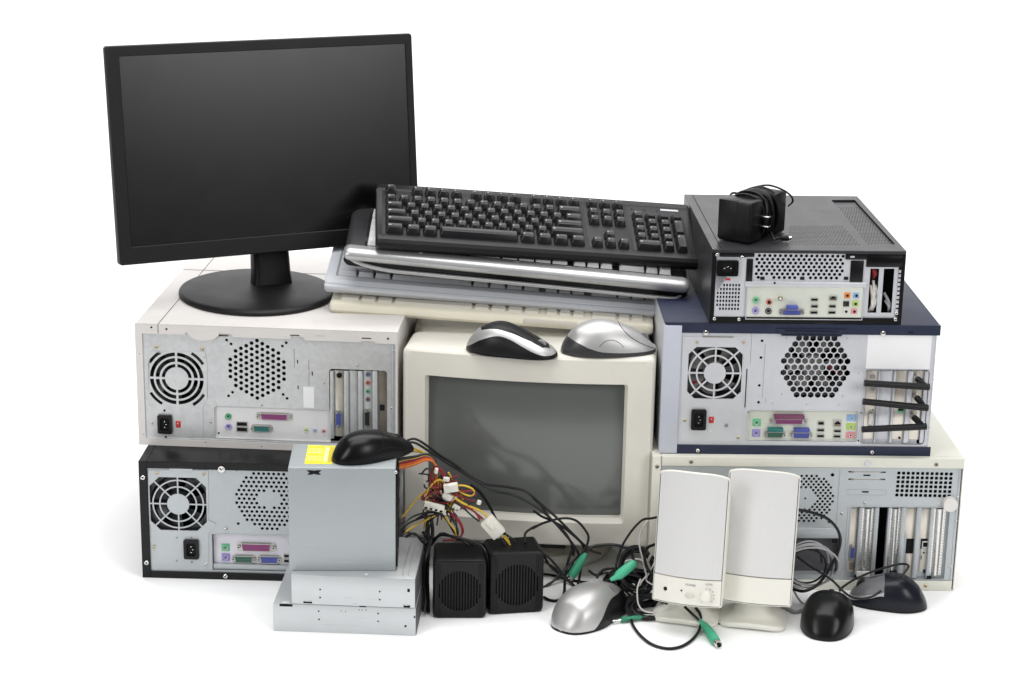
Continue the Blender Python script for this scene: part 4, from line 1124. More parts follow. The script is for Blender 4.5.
for i in range(41):
    t = i/40; x = .006 + (wS-.012)*t
    dz = -.0180 + .0125*max(0, 1 - t/.16)**2.2 + .006*max(0, 1-(1-t)/.03)**2
    yy = .006 + .006*max(0, 1-t/.05)**2 + .008*max(0, 1-(1-t)/.03)**2
    L.append([Vector((x, yy + .004*cos(2*pi*k/10), dz + .0030*sin(2*pi*k/10))) for k in range(10)])
b.loft(L, 'silver'); b.build('trim_strip', rS, 50)
x0s, y0s, ps_ = .0310, .0425, .0188; pxs = (wS - .056)/22.75
b = MB().box(x0s-.003, wS-x0s+.003, y0s-ps_*.55, y0s+6*ps_, .002, .0058, 'hole', .0005).build('key_bed', rS)
for row, xc, w in layout():
    y, dd = rowy(row, y0s, ps_)
    if row in (0, 1, 'n0') or xc < 2.4: key_at(rS, x0s + xc*pxs, y, .0058, w*pxs, dd*ps_, .0075, 'keyw')

# blue-grey keyboard
wG, dG = .489, .146
FG = Frame((-.2778, -.0110, .4010), -.0060, .190, .0640)
rG = thing('keyboard', FG, 'blue grey keyboard with grey keys, third in the stack above the yellowed one', 'keyboard')
b = MB()
prof = [(.003, -.006), (.0, -.001), (.0, .003), (.0025, .0052), (.006, .0045), (.0065, .0062), (.011, .0100), (.021, .0112), (.024, .0092), (dG-.012, .0092), (dG-.009, .0116), (dG-.001, .0098), (dG, .004), (dG-.004, -.013), (.01, -.011)]
sideprofile(prof, ends(wG, .004), 'kgrey', b); b.build('housing', rG, 25)
x0g, y0g, pg = .016, .0335, .0172; pxg = (wG - .032)/22.75
MB().box(x0g-.002, wG-x0g+.002, y0g-pg*.52, y0g+6*pg, .004, .0096, 'greyp', .0005).build('key_bed', rG)
for row, xc, w in layout():
    y, dd = rowy(row, y0g, pg)
    if row in (0, 'n0') or xc < 2.6 or (row == 1 and xc > 17) or row == 1: key_at(rG, x0g + xc*pxg, y, .0092, w*pxg, dd*pg, .0078, 'keyg')

# yellowed keyboard at the bottom
wY, dY = .4765, .16
FY = Frame((-.2700, -.0181, .3660), -.0480, .12, .0440)
rY = thing('keyboard', FY, 'yellowed cream keyboard at the bottom of the stack, lying on the tube monitor', 'keyboard')
b = MB()
prof = [(.010, -.003), (.004, -.001), (.0, .004), (.0, .010), (.002, .0140), (.005, .0155), (.010, .0158), (.0115, .0145), (dY-.012, .0145), (dY-.009, .0165), (dY, .015), (dY, .004), (dY-.006, -.014), (.02, -.006)]
sideprofile(prof, ends(wY, .008), 'kcream', b); b.build('housing', rY, 30)
x0y, y0y, py_ = .0135, .0215, .0186; pxy = (wY - .027)/22.75
MB().box(x0y-.002, wY-x0y+.002, y0y-py_*.52, y0y+6*py_, .009, .0152, 'kcream', .0005).build('key_bed', rY)
for row, xc, w in layout():
    y, dd = rowy(row, y0y, py_)
    if row in (0, 'n0') or xc < 1.6: key_at(rY, x0y + xc*pxy, y, .0146, w*pxy, dd*py_, .0042, 'keyc')
MB().box(wY*.60, wY*.765, -.0007, .004, .004, .0128, 'keyc', .001).build('front_label', rY)

# ------------------------------------------------------------------ power supply and drives
FO = Frame((-.3202, -.3358, 0), -.0416); wO, dO, hO = .1956, .157, .0411
rO = thing('disc_drive', FO, 'silver metal disc drive lying on the white floor, lower of the two', 'disc drive')
b = MB().box(0, wO, 0, dO, 0, hO-.0004, 'drive', .0008)
b.build('casing', rO)
qo = lambda X, Y: FO.uv(ZR(265, 540, 6.206)(X, Y))
def drive_bits(root, q, w, h, spots, cuts):
    for X, Y in spots: u, v = q(X, Y); MB().cyl((u, -.0003, v), (u, .001, v), .0012, 'hole', n=12).build('screw_hole', root)
    for X, Y, ww, hh, m in cuts:
        u, v = q(X, Y); MB().box(u-ww/2, u+ww/2, -.0004, .002, v-hh/2, v+hh/2, m, .0003).build('slot' if m == 'hole' else 'tab', root)
drive_bits(rO, qo, wO, hO, ((333, 441), (335, 492), (702, 456), (702, 504)), ((872, 535, .0028, .0032, 'hole'), (130, 405, .018, .0035, 'hole'), (130, 388, .010, .003, 'steel'), (473, 440, .0014, .0022, 'bronze'), (500, 444, .0014, .0022, 'bronze'), (585, 433, .0016, .002, 'bronze'), (603, 435, .0016, .002, 'bronze'), (627, 436, .0016, .002, 'bronze'), (928, 478, .002, .003, 'hole')))
MB().box(wO-.0006, wO+.0008, .002, dO-.002, .001, hO-.002, 'inner').build('front_flap', rO)
FU = Frame((-.2948, -.3365, .0411), -.0449); wU, dU, hU = .1692, .1282+.02, .0433
rU = thing('disc_drive', FU, 'silver metal disc drive directly under the grey power supply', 'disc drive')
MB().box(0, wU, 0, dU, 0, hU, 'drive', .0008).build('casing', rU)
qu = lambda X, Y: FU.uv(ZR(265, 540, 6.206)(X, Y))
drive_bits(rU, qu, wU, hU, ((342, 307), (342, 357), (712, 320), (712, 370)), ((891, 313, .0034, .0048, 'hole'), (265, 387, .012, .0028, 'hole'), (268, 378, .009, .002, 'steel'), (606, 413, .009, .0016, 'hole'), (880, 412, .009, .0035, 'hole'), (878, 404, .006, .002, 'steel'), (555, 398, .008, .0016, 'steel'), (628, 214, .004, .001, 'wwht')))
b = MB()
for i, x in enumerate((.150, .158)): b.box(x, x+.003, .01, dU-.01, hU-.0003, hU+.0012, 'drive', .0007)
b.build('cover_ribs', rU)
MB().box(wU-.0004, wU+.0006, .002, dU-.002, .001, hU-.002, 'inner').build('front_flap', rU)

FP = Frame((-.2983, -.3239, .0846), .0370); wP, dP, hP = .1446, .0968, .1496
rP = thing('power_supply', FP, 'grey metal power supply standing on two drives, with yellow sticker and coloured wires', 'power supply')
b = MB().box(0, wP, 0, dP, 0, hP, 'psug', .0014, 3)
b.build('casing', rP)
ZP = ZR(265, 430, 6.206)
tp = lambda X, Y: FP.top(ZP(X, Y), hP)
q4 = [tp(245, 210), tp(415, 212), tp(437, 100), tp(268, 95)]
b = MB().add([Vector((x, y, hP+.0004)) for x, y in q4] + [Vector((x, y, hP+.0001)) for x, y in q4], [(0, 1, 2, 3), (4, 7, 6, 5), (0, 4, 5, 1), (1, 5, 6, 2), (2, 6, 7, 3), (3, 7, 4, 0)], 'yellow')
def lq(s, t):
    a = Vector(q4[0]).lerp(Vector(q4[1]), s); c = Vector(q4[3]).lerp(Vector(q4[2]), s); return a.lerp(c, t)
def pq(s0, s1, t0, t1, m, dz=.0006):
    pts = [lq(s0, t0), lq(s1, t0), lq(s1, t1), lq(s0, t1)]
    b.add([Vector((p.x, p.y, hP+dz)) for p in pts], [(0, 1, 2, 3)], m)
cm('ypale', (.90, .86, .42)); cm('ydark', (.62, .50, .02))
for j in range(9):
    t = .07 + j*.1; s0 = .06
    while s0 < .56:
        s1 = min(.60, s0 + random.uniform(.03, .17)); pq(s0, s1, t, t + (.055 if j in (0, 5) else .035), 'ypale' if j % 4 else 'ydark'); s0 = s1 + random.uniform(.02, .06)
pq(.66, .80, .1, .9, 'ypale'); pq(.82, .985, .06, .94, 'ydark')
b.build('sticker', rP)
fq = lambda X, Y: FP.uv(ZP(X, Y))
u0, v0 = fq(258, 277); u1, v1 = fq(352, 250); c = (u0+u1)/2
b = MB(); b.prism([(u0+.001, v0), (u0+.006, v0), (c, v0+.0012), (u1-.006, v0), (u1-.001, v0), (u1-.004, (v0+v1)/2), (u1, v1), (u1-.006, v1), (c, v1-.0006), (u0+.006, v1), (u0, v1), (u0+.004, (v0+v1)/2)], -.0003, .0008, 'hole')
b.build('cutout', rP)
b = MB(); b.box(wP-.0005, wP+.003, .004, dP-.004, .004, hP-.010, 'plastic', .0008)
for z in (.03, .06, .09, .12): b.box(wP+.003, wP+.0036, .01, dP-.01, z, z+.014, 'hole', .0003)
b.build('side_cover', rP)
screw(rP, fq(812, 262), .0022, 'chrome', -.0002)

# wires of the power supply: read from the photo on upright planes in front of the tube monitor
ZW = ZR(395, 430, 5.69)
YW = -.235
def wire(pts, mat, r=.0016, name='wire', Z=ZW, parent=rP, F=FP, y=YW):
    P = [F.I @ Py(Z(p[0], p[1]), p[2] if len(p) > 2 else y) for p in pts]
    return MB().tube(P, r, mat, 7, 6).build(name, parent)
# fat ribbon leaving the casing at the top
for k, (m, dy) in enumerate((('wora', 0), ('wora', 10), ('wred', -20), ('wyel', -32), ('wpur', -28), ('wora', -8), ('wblk', -42), ('wred', 6), ('wyel', 4), ('wblk', -36))):
    wire([(-6, 208 + dy*.6, -.255), (40, 205 + dy, -.25), (110, 188 + dy*.9, -.245), (170, 166 + dy*.7, -.24), (212, 172 + dy*.45, -.235), (232, 205 + dy*.3, -.232), (238 - k*2, 245, -.23), (225 + k*7, 300, -.228), (235 + k*5, 345 + k*3, -.226)], m, .00175)
for pts, m in (
    ([(0, 170, -.25), (50, 130), (110, 122), (165, 132), (200, 160)], 'wyel'), ([(0, 155, -.25), (70, 105), (130, 112), (180, 140)], 'wyel'),
    ([(40, 497), (80, 445), (130, 385), (180, 345), (215, 305), (245, 285), (275, 288)], 'wyel'),
    ([(170, 405), (185, 350), (215, 305), (250, 283), (285, 300)], 'wyel'),
    ([(150, 395), (165, 360), (210, 325), (250, 330)], 'wred'), ([(155, 400), (190, 370), (240, 350), (280, 380)], 'wred'),
    ([(225, 210), (262, 240), (285, 290), (300, 320)], 'wred'), ([(235, 205), (280, 245), (292, 300)], 'wred'),
    ([(215, 215), (210, 260), (225, 320), (245, 380)], 'wred'), ([(210, 230), (200, 290), (190, 350), (165, 400)], 'wred'),
    ([(350, 335), (385, 360), (430, 375), (452, 360), (440, 335), (400, 318), (360, 315)], 'wyel'),
    ([(345, 345), (390, 350), (440, 345), (455, 365), (425, 378)], 'wred'),
    ([(330, 375), (380, 410), (430, 435), (480, 455), (520, 490)], 'wyel'), ([(335, 388), (390, 420), (450, 445), (500, 470), (535, 500)], 'wyel'),
    ([(330, 360), (390, 385), (440, 400), (478, 410)], 'wred'), ([(325, 385), (370, 410), (420, 440), (470, 480), (500, 505)], 'wred'), ([(330, 400), (350, 430), (400, 440), (450, 465), (485, 510)], 'wred'),
    ([(340, 410), (390, 445), (440, 490), (480, 520)], 'wblk'), ([(340, 330), (400, 380), (460, 400), (480, 415)], 'wblk'),
    ([(205, 395), (240, 410), (290, 415), (330, 390), (345, 370)], 'wred'), ([(260, 345), (280, 390), (320, 400), (350, 380)], 'wwht'), ([(265, 350), (270, 395), (305, 405)], 'wblk'),
    ([(275, 330), (320, 312), (355, 320)], 'wora'),
    ([(285, 490), (310, 530), (340, 570), (350, 600)], 'wyel'), ([(295, 480), (330, 520), (355, 560), (358, 600)], 'wblk'),
    ([(320, 480), (360, 520), (380, 560), (378, 600), (340, 622), (270, 630)], 'wred'), ([(330, 475), (372, 525), (388, 575), (370, 615)], 'wred'), ([(340, 480), (350, 540), (352, 595)], 'wblk'),
    ([(625, 600), (638, 620), (650, 640)], 'wyel'), ([(615, 605), (640, 635), (660, 660)], 'wyel'), ([(600, 610), (620, 640), (640, 670)], 'wblk'), ([(635, 595), (670, 620), (690, 640)], 'wblk'),
    ([(60, 580, -.25), (110, 545), (160, 520), (230, 485)], 'wyel'), ([(30, 560, -.25), (90, 500), (170, 470), (240, 455)], 'wblk'), ([(20, 600, -.25), (80, 530), (190, 490), (280, 470)], 'wblk'),
    ([(50, 575, -.25), (120, 600, -.24), (200, 640, -.235)], 'wblk'), ([(280, 470), (220, 500), (195, 560), (190, 640)], 'wblk'), ([(215, 480), (185, 540), (165, 620), (170, 690)], 'wblk'),
    ([(150, 250, -.22), (180, 220), (220, 230)], 'wblk'), ([(190, 250), (195, 300), (215, 360), (260, 380)], 'wblk'), ([(240, 400), (300, 440), (360, 450), (430, 420)], 'wblk')):
    wire(pts, m, .00132)
rw = random.Random(11)
for k in range(44):
    cx, cy = rw.uniform(205, 330), rw.uniform(290, 470)
    dx, dy = rw.uniform(-90, 110), rw.uniform(-40, 110)
    wire([(cx-dx*.8, cy-dy*.7, -.23), (cx-dx*.3+rw.uniform(-25, 25), cy-dy*.25+rw.uniform(-20, 20), -.226), (cx+rw.uniform(-15, 15), cy, -.222), (cx+dx*.5+rw.uniform(-25, 25), cy+dy*.4, -.224), (cx+dx, cy+dy+rw.uniform(0, 30), -.228)], rw.choice(['wblk', 'wblk', 'wblk', 'wred', 'wred', 'wpur', 'wyel']), .0012)
def connector(cx, cy, w, h, d, ang, y, mat='wcon', pins=4, name='wire_connector', flat=0.0):
    c = FP.I @ Py(ZW(cx, cy), y)
    M = Matrix.Translation(c) @ Matrix.Rotation(radians(ang), 4, 'Y') @ Matrix.Rotation(radians(flat), 4, 'X')
    b = MB(); b.box(-w/2, w/2, -d/2, d/2, -h/2, h/2, mat, .0012, M=M)
    for i in range(pins):
        x = -w/2 + w*(i+.5)/pins
        b.box(x-w*.07, x+w*.07, -d/2-.0003, -d/2+.002, -h*.42, -h*.12, 'hole', .0002, M=M)
    b.box(-w*.2, w*.2, -d/2-.0012, -d/2+.001, h*.05, h*.45, mat, .0004, M=M)
    return b.build(name, rP)
connector(222, 437, .0290, .0100, .008, 14, -.245); connector(318, 328, .0200, .0120, .009, -8, -.242, pins=0); connector(300, 375, .014, .008, .008, 35, -.24, pins=0)
connector(557, 552, .0210, .0300, .012, -52+90-90+12, -.24, 'wcon', 0)
connector(478, 412, .006, .006, .006, 20, -.24, pins=0); connector(235, 232, .005, .008, .005, 10, -.24, pins=0); connector(348, 438, .011, .007, .007, 30, -.236, pins=2); connector(275, 460, .007, .006, .006, 30, -.236, pins=0); connector(292, 280, .009, .006, .006, 10, -.237, pins=0)
c = FP.I @ Py(ZW(557, 552), -.24)
b = MB(); M = Matrix.Translation(c) @ Matrix.Rotation(radians(-40), 4, 'Y')
b.box(-.0025, .0025, -.0085, -.005, -.002, .013, 'wcon', .0008, M=M); b.build('connector_latch', rP)

# ------------------------------------------------------------------ small black loudspeakers
def cube_speaker(F, w, d, h, label):
    r = thing('small_speaker', F, label, 'speaker', 'pair of small black speakers')
    b = MB()
    def lp(i, y, rr): return [Vector((x, y, z)) for x, z in rrect(i, w-i, i*.6, h-i, rr, 4)]
    nb = 15; cx, cz, R_ = w/2, h*.47, w*.40
    b.loft([lp(.004, d, .006), lp(.001, d-.004, .006), lp(0, .012, .007), lp(.0, .004, .007), lp(.0012, .0014, .007), lp(.003, .0003, .007)], 'plastic', True, False)
    holes = []; 
    for i in range(nb):
        x = cx - R_ + 2*R_*(i+.5)/nb; q = R_/nb*.55
        hz = math.sqrt(max(0, R_*R_ - (x-cx)**2))
        if hz > .004: holes.append([(x-q, cz-hz), (x+q, cz-hz), (x+q, cz+hz), (x-q, cz+hz)])
    b.sheet(rrect(.003, w-.003, .0018, h-.003, .007, 4), holes, .0003, .0015, 'plastic')
    b.build('enclosure', r, 30)
    b = MB(); b.box(.004, w-.004, .0055, .0065, .004, h-.004, 'hole'); b.build('driver', r)
    b = MB()
    n = 26
    for i in range(n):
        x = .004 + (w-.008)*(i+.5)/n
        b.box(x-.0006, x+.0006, .0022, .0034, h-.0022, h+.0004, 'plastic', .0003)
        if i < 3 or i > n-4: b.box(x-.0005, x+.0005, -.0006, .001, .006, h-.006, 'plastic', .0003)
    b.build('front_ribs', r)
    return r
FQ1 = Frame((-.1040, -.2860, 0), .0352); FQ2 = Frame((-.0251, -.2723, 0), .1886)
cube_speaker(FQ1, .0747, .07, .0878, 'small black cube speaker beside the silver disc drives')
cube_speaker(FQ2, .0773, .062, .0926, 'small black cube speaker turned slightly left, in front of the tube monitor screen')

# ------------------------------------------------------------------ ivory desktop speakers
def tall_speaker(pos, yaw, tilt, bank, w, h, label, control):
    FB_ = Frame(pos, yaw, tilt, bank)
    FR = Frame((pos[0], pos[1], 0), yaw)
    r = thing('desktop_speaker', FR, label, 'speaker', 'pair of ivory desktop speakers')
    T = FR.I @ FB_.M; d = .085; bul = .011
    def lp(i, y, rr, k=0.0, v0=0, v1=h, bl=1.0):
        L = []
        cs = [((w-i-rr, v0+i+rr), -90), ((w-i-rr, v1-i-rr), 0), ((i+rr, v1-i-rr), 90), ((i+rr, v0+i+rr), 180)]
        arcs = [[(cx + rr*cos(radians(a+90*j/4)), cz + rr*sin(radians(a+90*j/4))) for j in range(5)] for (cx, cz), a in cs]
        for q in range(4):
            L += arcs[q]; p, e = arcs[q][-1], arcs[(q+1) % 4][0]
            L += [(p[0]+(e[0]-p[0])*j/12, p[1]+(e[1]-p[1])*j/12) for j in range(1, 12)]
        return [Vector((x, y - bul*bl*(1-(2*x/w-1)**2), z + .0060*(1-(2*x/w-1)**4)*max(0, z/h)**5)) for x, z in L]
    b = MB()
    gz = h*.215
    b.loft([lp(.012, d, .008, v1=h-.050, bl=0), lp(.008, d-.006, .006, v1=h-.043, bl=0), lp(.004, d*.5, .005, v1=h-.022, bl=.2), lp(.0006, .010, .003, v1=h-.0035, bl=.7), lp(0, .003, .003), lp(.0005, .0008, .003), lp(.0016, 0, .003)], 'ivory', True, False)
    def strip(v0, v1, off, mat, i0, rr=.002):
        b_ = MB(); NX = 24
        vs, fs = [], []
        for j in range(NX+1):
            x = i0 + (w-2*i0)*j/NX; y = -bul*(1-(2*x/w-1)**2) + off
            q = .0060*(1-(2*x/w-1)**4)*(v1 > h*.9); vs += [Vector((x, y, v0)), Vector((x, y, v1+q)), Vector((x, y+.004, v0)), Vector((x, y+.004, v1+q))]
        for j in range(NX):
            a = 4*j
            fs += [(a, a+4, a+5, a+1), (a+2, a+3, a+7, a+6), (a+1, a+5, a+7, a+3), (a, a+2, a+6, a+4)]
        fs += [(0, 1, 3, 2), (4*NX, 4*NX+2, 4*NX+3, 4*NX+1)]
        return b_.add(vs, fs, mat)
    o = b.build('enclosure', r, 30, T)
    strip(.0025, gz-.0006, -.0002, 'ivory', .0022).build('control_panel', r, 30, T)
    strip(gz+.0010, h-.0016, -.0004, 'grill', .0026).build('grille_cloth', r, 30, T)
    strip(gz-.0004, gz+.0008, .0005, 'bronze', .003).build('gap', r, 30, T)
    if control:
        yf = lambda x: -bul*(1-(2*x/w-1)**2)
        b = MB(); x = w*.205; z = gz*.52
        b.cyl((x, yf(x)-.0008, z), (x, yf(x)+.002, z), .0028, 'hole', n=16); b.build('headphone_socket', r, 30, T)
        x = w*.44; z = gz*.55
        b = MB(); b.cyl((x, yf(x)-.0006, z), (x, yf(x)+.002, z), .0014, 'wblk', n=12); b.build('power_light', r, 30, T)
        x = w*.565; z = gz*.42
        b = MB(); b.loft([[Vector((x + .0062*q*cos(2*pi*i/24), yf(x) - yy, z + .0038*q*sin(2*pi*i/24))) for i in range(24)] for q, yy in ((1.06, -.001), (1.06, .0008), (.9, .0012), (.88, .0022), (.7, .0028))], 'greyp')
        b.mats = ['keyc']; b.build('power_button', r, 30, T)
        x = w*.785; z = gz*.44
        b = MB(); b.loft([[Vector((x + .0072*q*cos(2*pi*i/28), yf(x) - yy, z + .0072*q*sin(2*pi*i/28))) for i in range(28)] for q, yy in ((1., -.001), (1., .003), (.92, .0075), (.8, .0085))], 'ivory')
        b.build('volume_knob', r, 30, T)
        b = MB()
        for k in range(11):
            a = radians(-40 + 26*k); b.cyl((x + .0108*cos(a), yf(x)-.0006, z + .0108*sin(a)), (x + .0108*cos(a), yf(x)+.001, z + .0108*sin(a)), .0006, 'wblk', n=6)
        b.build('dial_marks', r, 30, T)
        text_mesh(r, 'POWER', .0042, (w*.565, yf(w*.565)-.0006, gz*.78), 'greyp', M=T)
        text_mesh(r, 'VOLUME', .0042, (w*.785, yf(w*.785)-.0006, gz*.86), 'greyp', M=T)
    # flared foot
    b = MB(); cx, cy = (w*.40, .062) if control else (w*.46, .036)
    secs = [(.0, .0465, .038, 4), (.0035, .048, .0395, 4), (.007, .0465, .038, 4), (.012, .038, .030, 3.2), (.018, .028, .022, 2.6), (.028, .023, .019, 2.3), (.054, .021, .018, 2.2)]
    L = []
    for z, a, d_, n in secs:
        row = []
        for i in range(48):
            t = 2*pi*i/48; c_, s_ = cos(t), sin(t); e = 2/n
            x = a*math.copysign(abs(c_)**e, c_); y = d_*math.copysign(abs(s_)**e, s_)
            zz = z + (.0045*(1-(x/a)**2)*max(0, -s_)) * (z < .012) * (z > 0 or 1) 
            row.append(Vector((cx + x, cy + y, max(zz, 0))))
        L.append(row)
    b.loft(L, 'ivory'); b.build('foot', r, 40)
    return r, FB_
r1, _ = tall_speaker((.1984, -.3107, .0453), -.2817, -.1454, -.0063, .0979, .1808, 'ivory speaker with a power button and volume knob, left of the pair', True)
r2, _ = tall_speaker((.2937, -.2985, .0409), -.1984, -.2150, .0031, .0985, .1815, 'ivory speaker with a plain front panel, right of the pair', False)
# light settings
WORLD = (.02, .18)
EXPO = 0.0
LAMPS = (
    ('overhead_softbox', (0, -.5, 2.7), (0, -.1, 0), 2.2, 1.7, 51),
    ('softbox', (-1.9, -2.3, 1.6), (0, 0, .25), 1.1, 1.3, 31),
    ('softbox', (1.9, -2.3, 1.6), (0, 0, .25), 1.1, 1.3, 31),
    ('backdrop_fill', (0, 1.1, 3.0), (0, 1.6, 0), 4.0, 1.2, 80),  # added fill, not a known lamp; whitens the paper behind the pile
)

# ------------------------------------------------------------------ mice
def interp(tab, t):
    if t <= tab[0][0]: return tab[0][1]
    for i in range(len(tab)-1):
        if t <= tab[i+1][0]:
            p0 = tab[max(i-1, 0)][1]; p1 = tab[i][1]; p2 = tab[i+1][1]; p3 = tab[min(i+2, len(tab)-1)][1]
            f = (t - tab[i][0])/(tab[i+1][0]-tab[i][0])
            return .5*((2*p1)+(p2-p0)*f+(2*p0-5*p1+4*p2-p3)*f*f+(3*p1-p0-3*p2+p3)*f**3)
    return tab[-1][1]
class Mouse:
    def __init__(s, label, tail, nose, z, L, W, H, wid, hei, m=2.5, yaw=None, n_end=2.4, tilt=0.0):
        a, c = Pz(tail, z), Pz(nose, z)
        mid = (a + c)/2
        y_ = math.atan2(c.y-a.y, c.x-a.x) if yaw is None else yaw
        s.L = L if L else (c - a).length
        s.F = Frame(mid, y_, tilt); s.W, s.H, s.wid, s.hei, s.m, s.ne = W, H, wid, hei, m, n_end
        s.r = thing('computer_mouse', s.F, label, 'mouse')
    def p(s, t, ph, k=1.0):
        """t 0 tail .. 1 nose, ph 0..pi across"""
        tt = 2*t - 1
        w = s.W/2*interp(s.wid, t)*max(0, 1-abs(tt)**s.ne)**(1/s.ne)
        h = s.H*interp(s.hei, t)*(max(0, 1-abs(tt)**6)**.5)
        e = 2/s.m; c, q = cos(ph), sin(ph)
        return Vector((s.L*(t-.5), w*math.copysign(abs(c)**e, c)*k, h*abs(q)**e*k + (1-k)*h*.1))
    def phz(s, t, z):
        tt = 2*t - 1; h = s.H*interp(s.hei, t)*(max(0, 1-abs(tt)**6)**.5)
        if h < 1e-6 or z >= h: return pi/2
        return math.asin(max(0, min(1, (max(z, 0)/h)**(s.m/2))))
    def phy(s, t, y):
        tt = 2*t - 1; w = s.W/2*interp(s.wid, t)*max(0, 1-abs(tt)**s.ne)**(1/s.ne)
        if w < 1e-6 or y <= 0: return pi/2
        return math.acos(max(0, min(1, (y/w)**(s.m/2))))
    def strip(s, name, mat, runs, t0=0.0, t1=1.0, NT=72, NP=24, floor=False):
        """one moulded piece: runs are (lo(t), hi(t)) ranges of the angle across the mouse"""
        b = MB()
        a0, a1_ = math.acos(1 - 2*t0), math.acos(1 - 2*t1)
        ts = [.5 - .5*cos(a0 + (a1_-a0)*i/NT) for i in range(NT+1)]
        for lo, hi in runs:
            vs = []; fs = []
            for t in ts:
                l, h = lo(t), hi(t)
                vs += [s.p(t, l + (h-l)*j/NP) for j in range(NP+1)]
            n = NP + 1
            for i in range(NT):
                for j in range(NP): fs.append((i*n+j, (i+1)*n+j, (i+1)*n+j+1, i*n+j+1))
            b.add(vs, fs, mat)
        if floor:
            b.add([s.p(t, 0) for t in ts] + [s.p(t, pi) for t in ts[::-1]], [tuple(range(2*len(ts)))], mat)
        o = b.build(name, s.r, 60)
        bm = bmesh.new(); bm.from_mesh(o.data); bmesh.ops.remove_doubles(bm, verts=bm.verts, dist=2e-6)
        bmesh.ops.dissolve_degenerate(bm, edges=bm.edges, dist=1e-6)
        for f in bm.faces:
            if f.normal.dot(f.calc_center_median() - Vector((0, 0, s.H*.15))) < 0: f.normal_flip()
        bm.to_mesh(o.data); bm.free()
        return o
    def lower(s, name, mat, side, **k):
        """base: both flanks up to side(t), closed below"""
        return s.strip(name, mat, [(lambda t: 0.0, lambda t: s.phz(t, side(t))), (lambda t: pi - s.phz(t, side(t)), lambda t: pi)], floor=True, NP=12, **k)
    def upper(s, name, mat, side, **k):
        return s.strip(name, mat, [(lambda t: s.phz(t, side(t)), lambda t: pi - s.phz(t, side(t)))], NP=48, **k)
    def seam(s, pts, r=.00035, mat='hole', name='seam'):
        return MB().tube([s.p(t, ph) for t, ph in pts], r, mat, 6, 5).build(name, s.r)
    def wheel(s, t, r=.009, w=.006, mat='rubber', sink=.55):
        c = s.p(t, pi/2); b = MB()
        b.cyl((c.x, -w/2, c.z - r*sink), (c.x, w/2, c.z - r*sink), r, mat, n=28)
        b.build('scroll_wheel', s.r)
    def cord(s, pts, r=.0019, mat='rubber', name='cord'):
        return MB().tube([s.F.I @ p for p in pts], r, mat, 8, 6).build(name, s.r)

ZMI = ZR(440, 305, 4.452)
zc = z1T + .001
# left mouse on the tube monitor: black sides, silver wave, black top
m1 = Mouse('silver and black mouse with a wavy silver band, left one on the tube monitor', (467.5, 347), (556.5, 357), zc, None, .066, .042,
           [(0, .92), (.3, 1.0), (.6, .92), (1, .98)], [(0, .55), (.12, .78), (.33, 1.0), (.5, .93), (.75, .60), (.9, .40), (1, .30)], 2.6, n_end=2.6)
sd1 = lambda t: interp([(0, .0045), (.08, .010), (.2, .020), (.38, .0290), (.52, .0265), (.7, .0165), (.85, .0085), (.93, .0060), (1, .0050)], t)
tw1 = lambda t: .5*m1.W*interp([(0, 0), (.14, 0), (.2, .50), (.4, .60), (.7, .48), (.88, .34), (.93, 0), (1, 0)], t)
pt1 = lambda t: max(m1.phy(t, tw1(t)), min(pi/2, m1.phz(t, sd1(t)) + .05))
m1.lower('base', 'plastic', sd1)
m1.strip('shell', 'silverm', [(lambda t: m1.phz(t, sd1(t)), pt1), (lambda t: pi - pt1(t), lambda t: pi - m1.phz(t, sd1(t)))])
m1.strip('top_cover', 'matt', [(pt1, lambda t: pi - pt1(t))], .142, .93)
m1.wheel(.82, .008, .006, 'greyp', .7)
m1.seam([(t, pi/2) for t in (.45, .55, .65, .75)], .0005)
m1.seam([(t, pi/2 + .42) for t in (.3, .5, .7, .88)], .0005)
# right mouse on the tube monitor: silver dome, dark base
m2 = Mouse('silver domed mouse with a dark base, right one on the tube monitor', (561, 351.5), (655.5, 349.5), zc, None, .068, .046,
           [(0, .9), (.3, 1), (.6, 1), (1, .92)], [(0, .52), (.15, .82), (.38, 1.0), (.6, .90), (.8, .64), (1, .30)], 2.3, n_end=2.5)
sd2 = lambda t: interp([(0, .024), (.06, .0235), (.14, .0195), (.25, .0130), (.38, .0080), (.55, .0060), (.8, .0050), (1, .0045)], t)
m2.lower('base', 'kgraph', sd2); m2.upper('shell', 'silverm', sd2)
m2.seam([(.60, pi*.50), (.60, pi*.57), (.62, pi*.65), (.68, pi*.74), (.78, pi*.80), (.90, pi*.82), (.97, pi*.80)][::1], .0005)
m2.seam([(.60, pi*.50), (.60, pi*.43), (.62, pi*.35), (.68, pi*.26), (.78, pi*.20), (.90, pi*.18), (.97, pi*.2)], .0005)
m2.seam([(.36, pi-.30), (.42, pi-.46), (.49, pi-.52), (.56, pi-.46), (.62, pi-.30)], .0004)
m2.wheel(.86, .008, .006, 'greyp', .6)
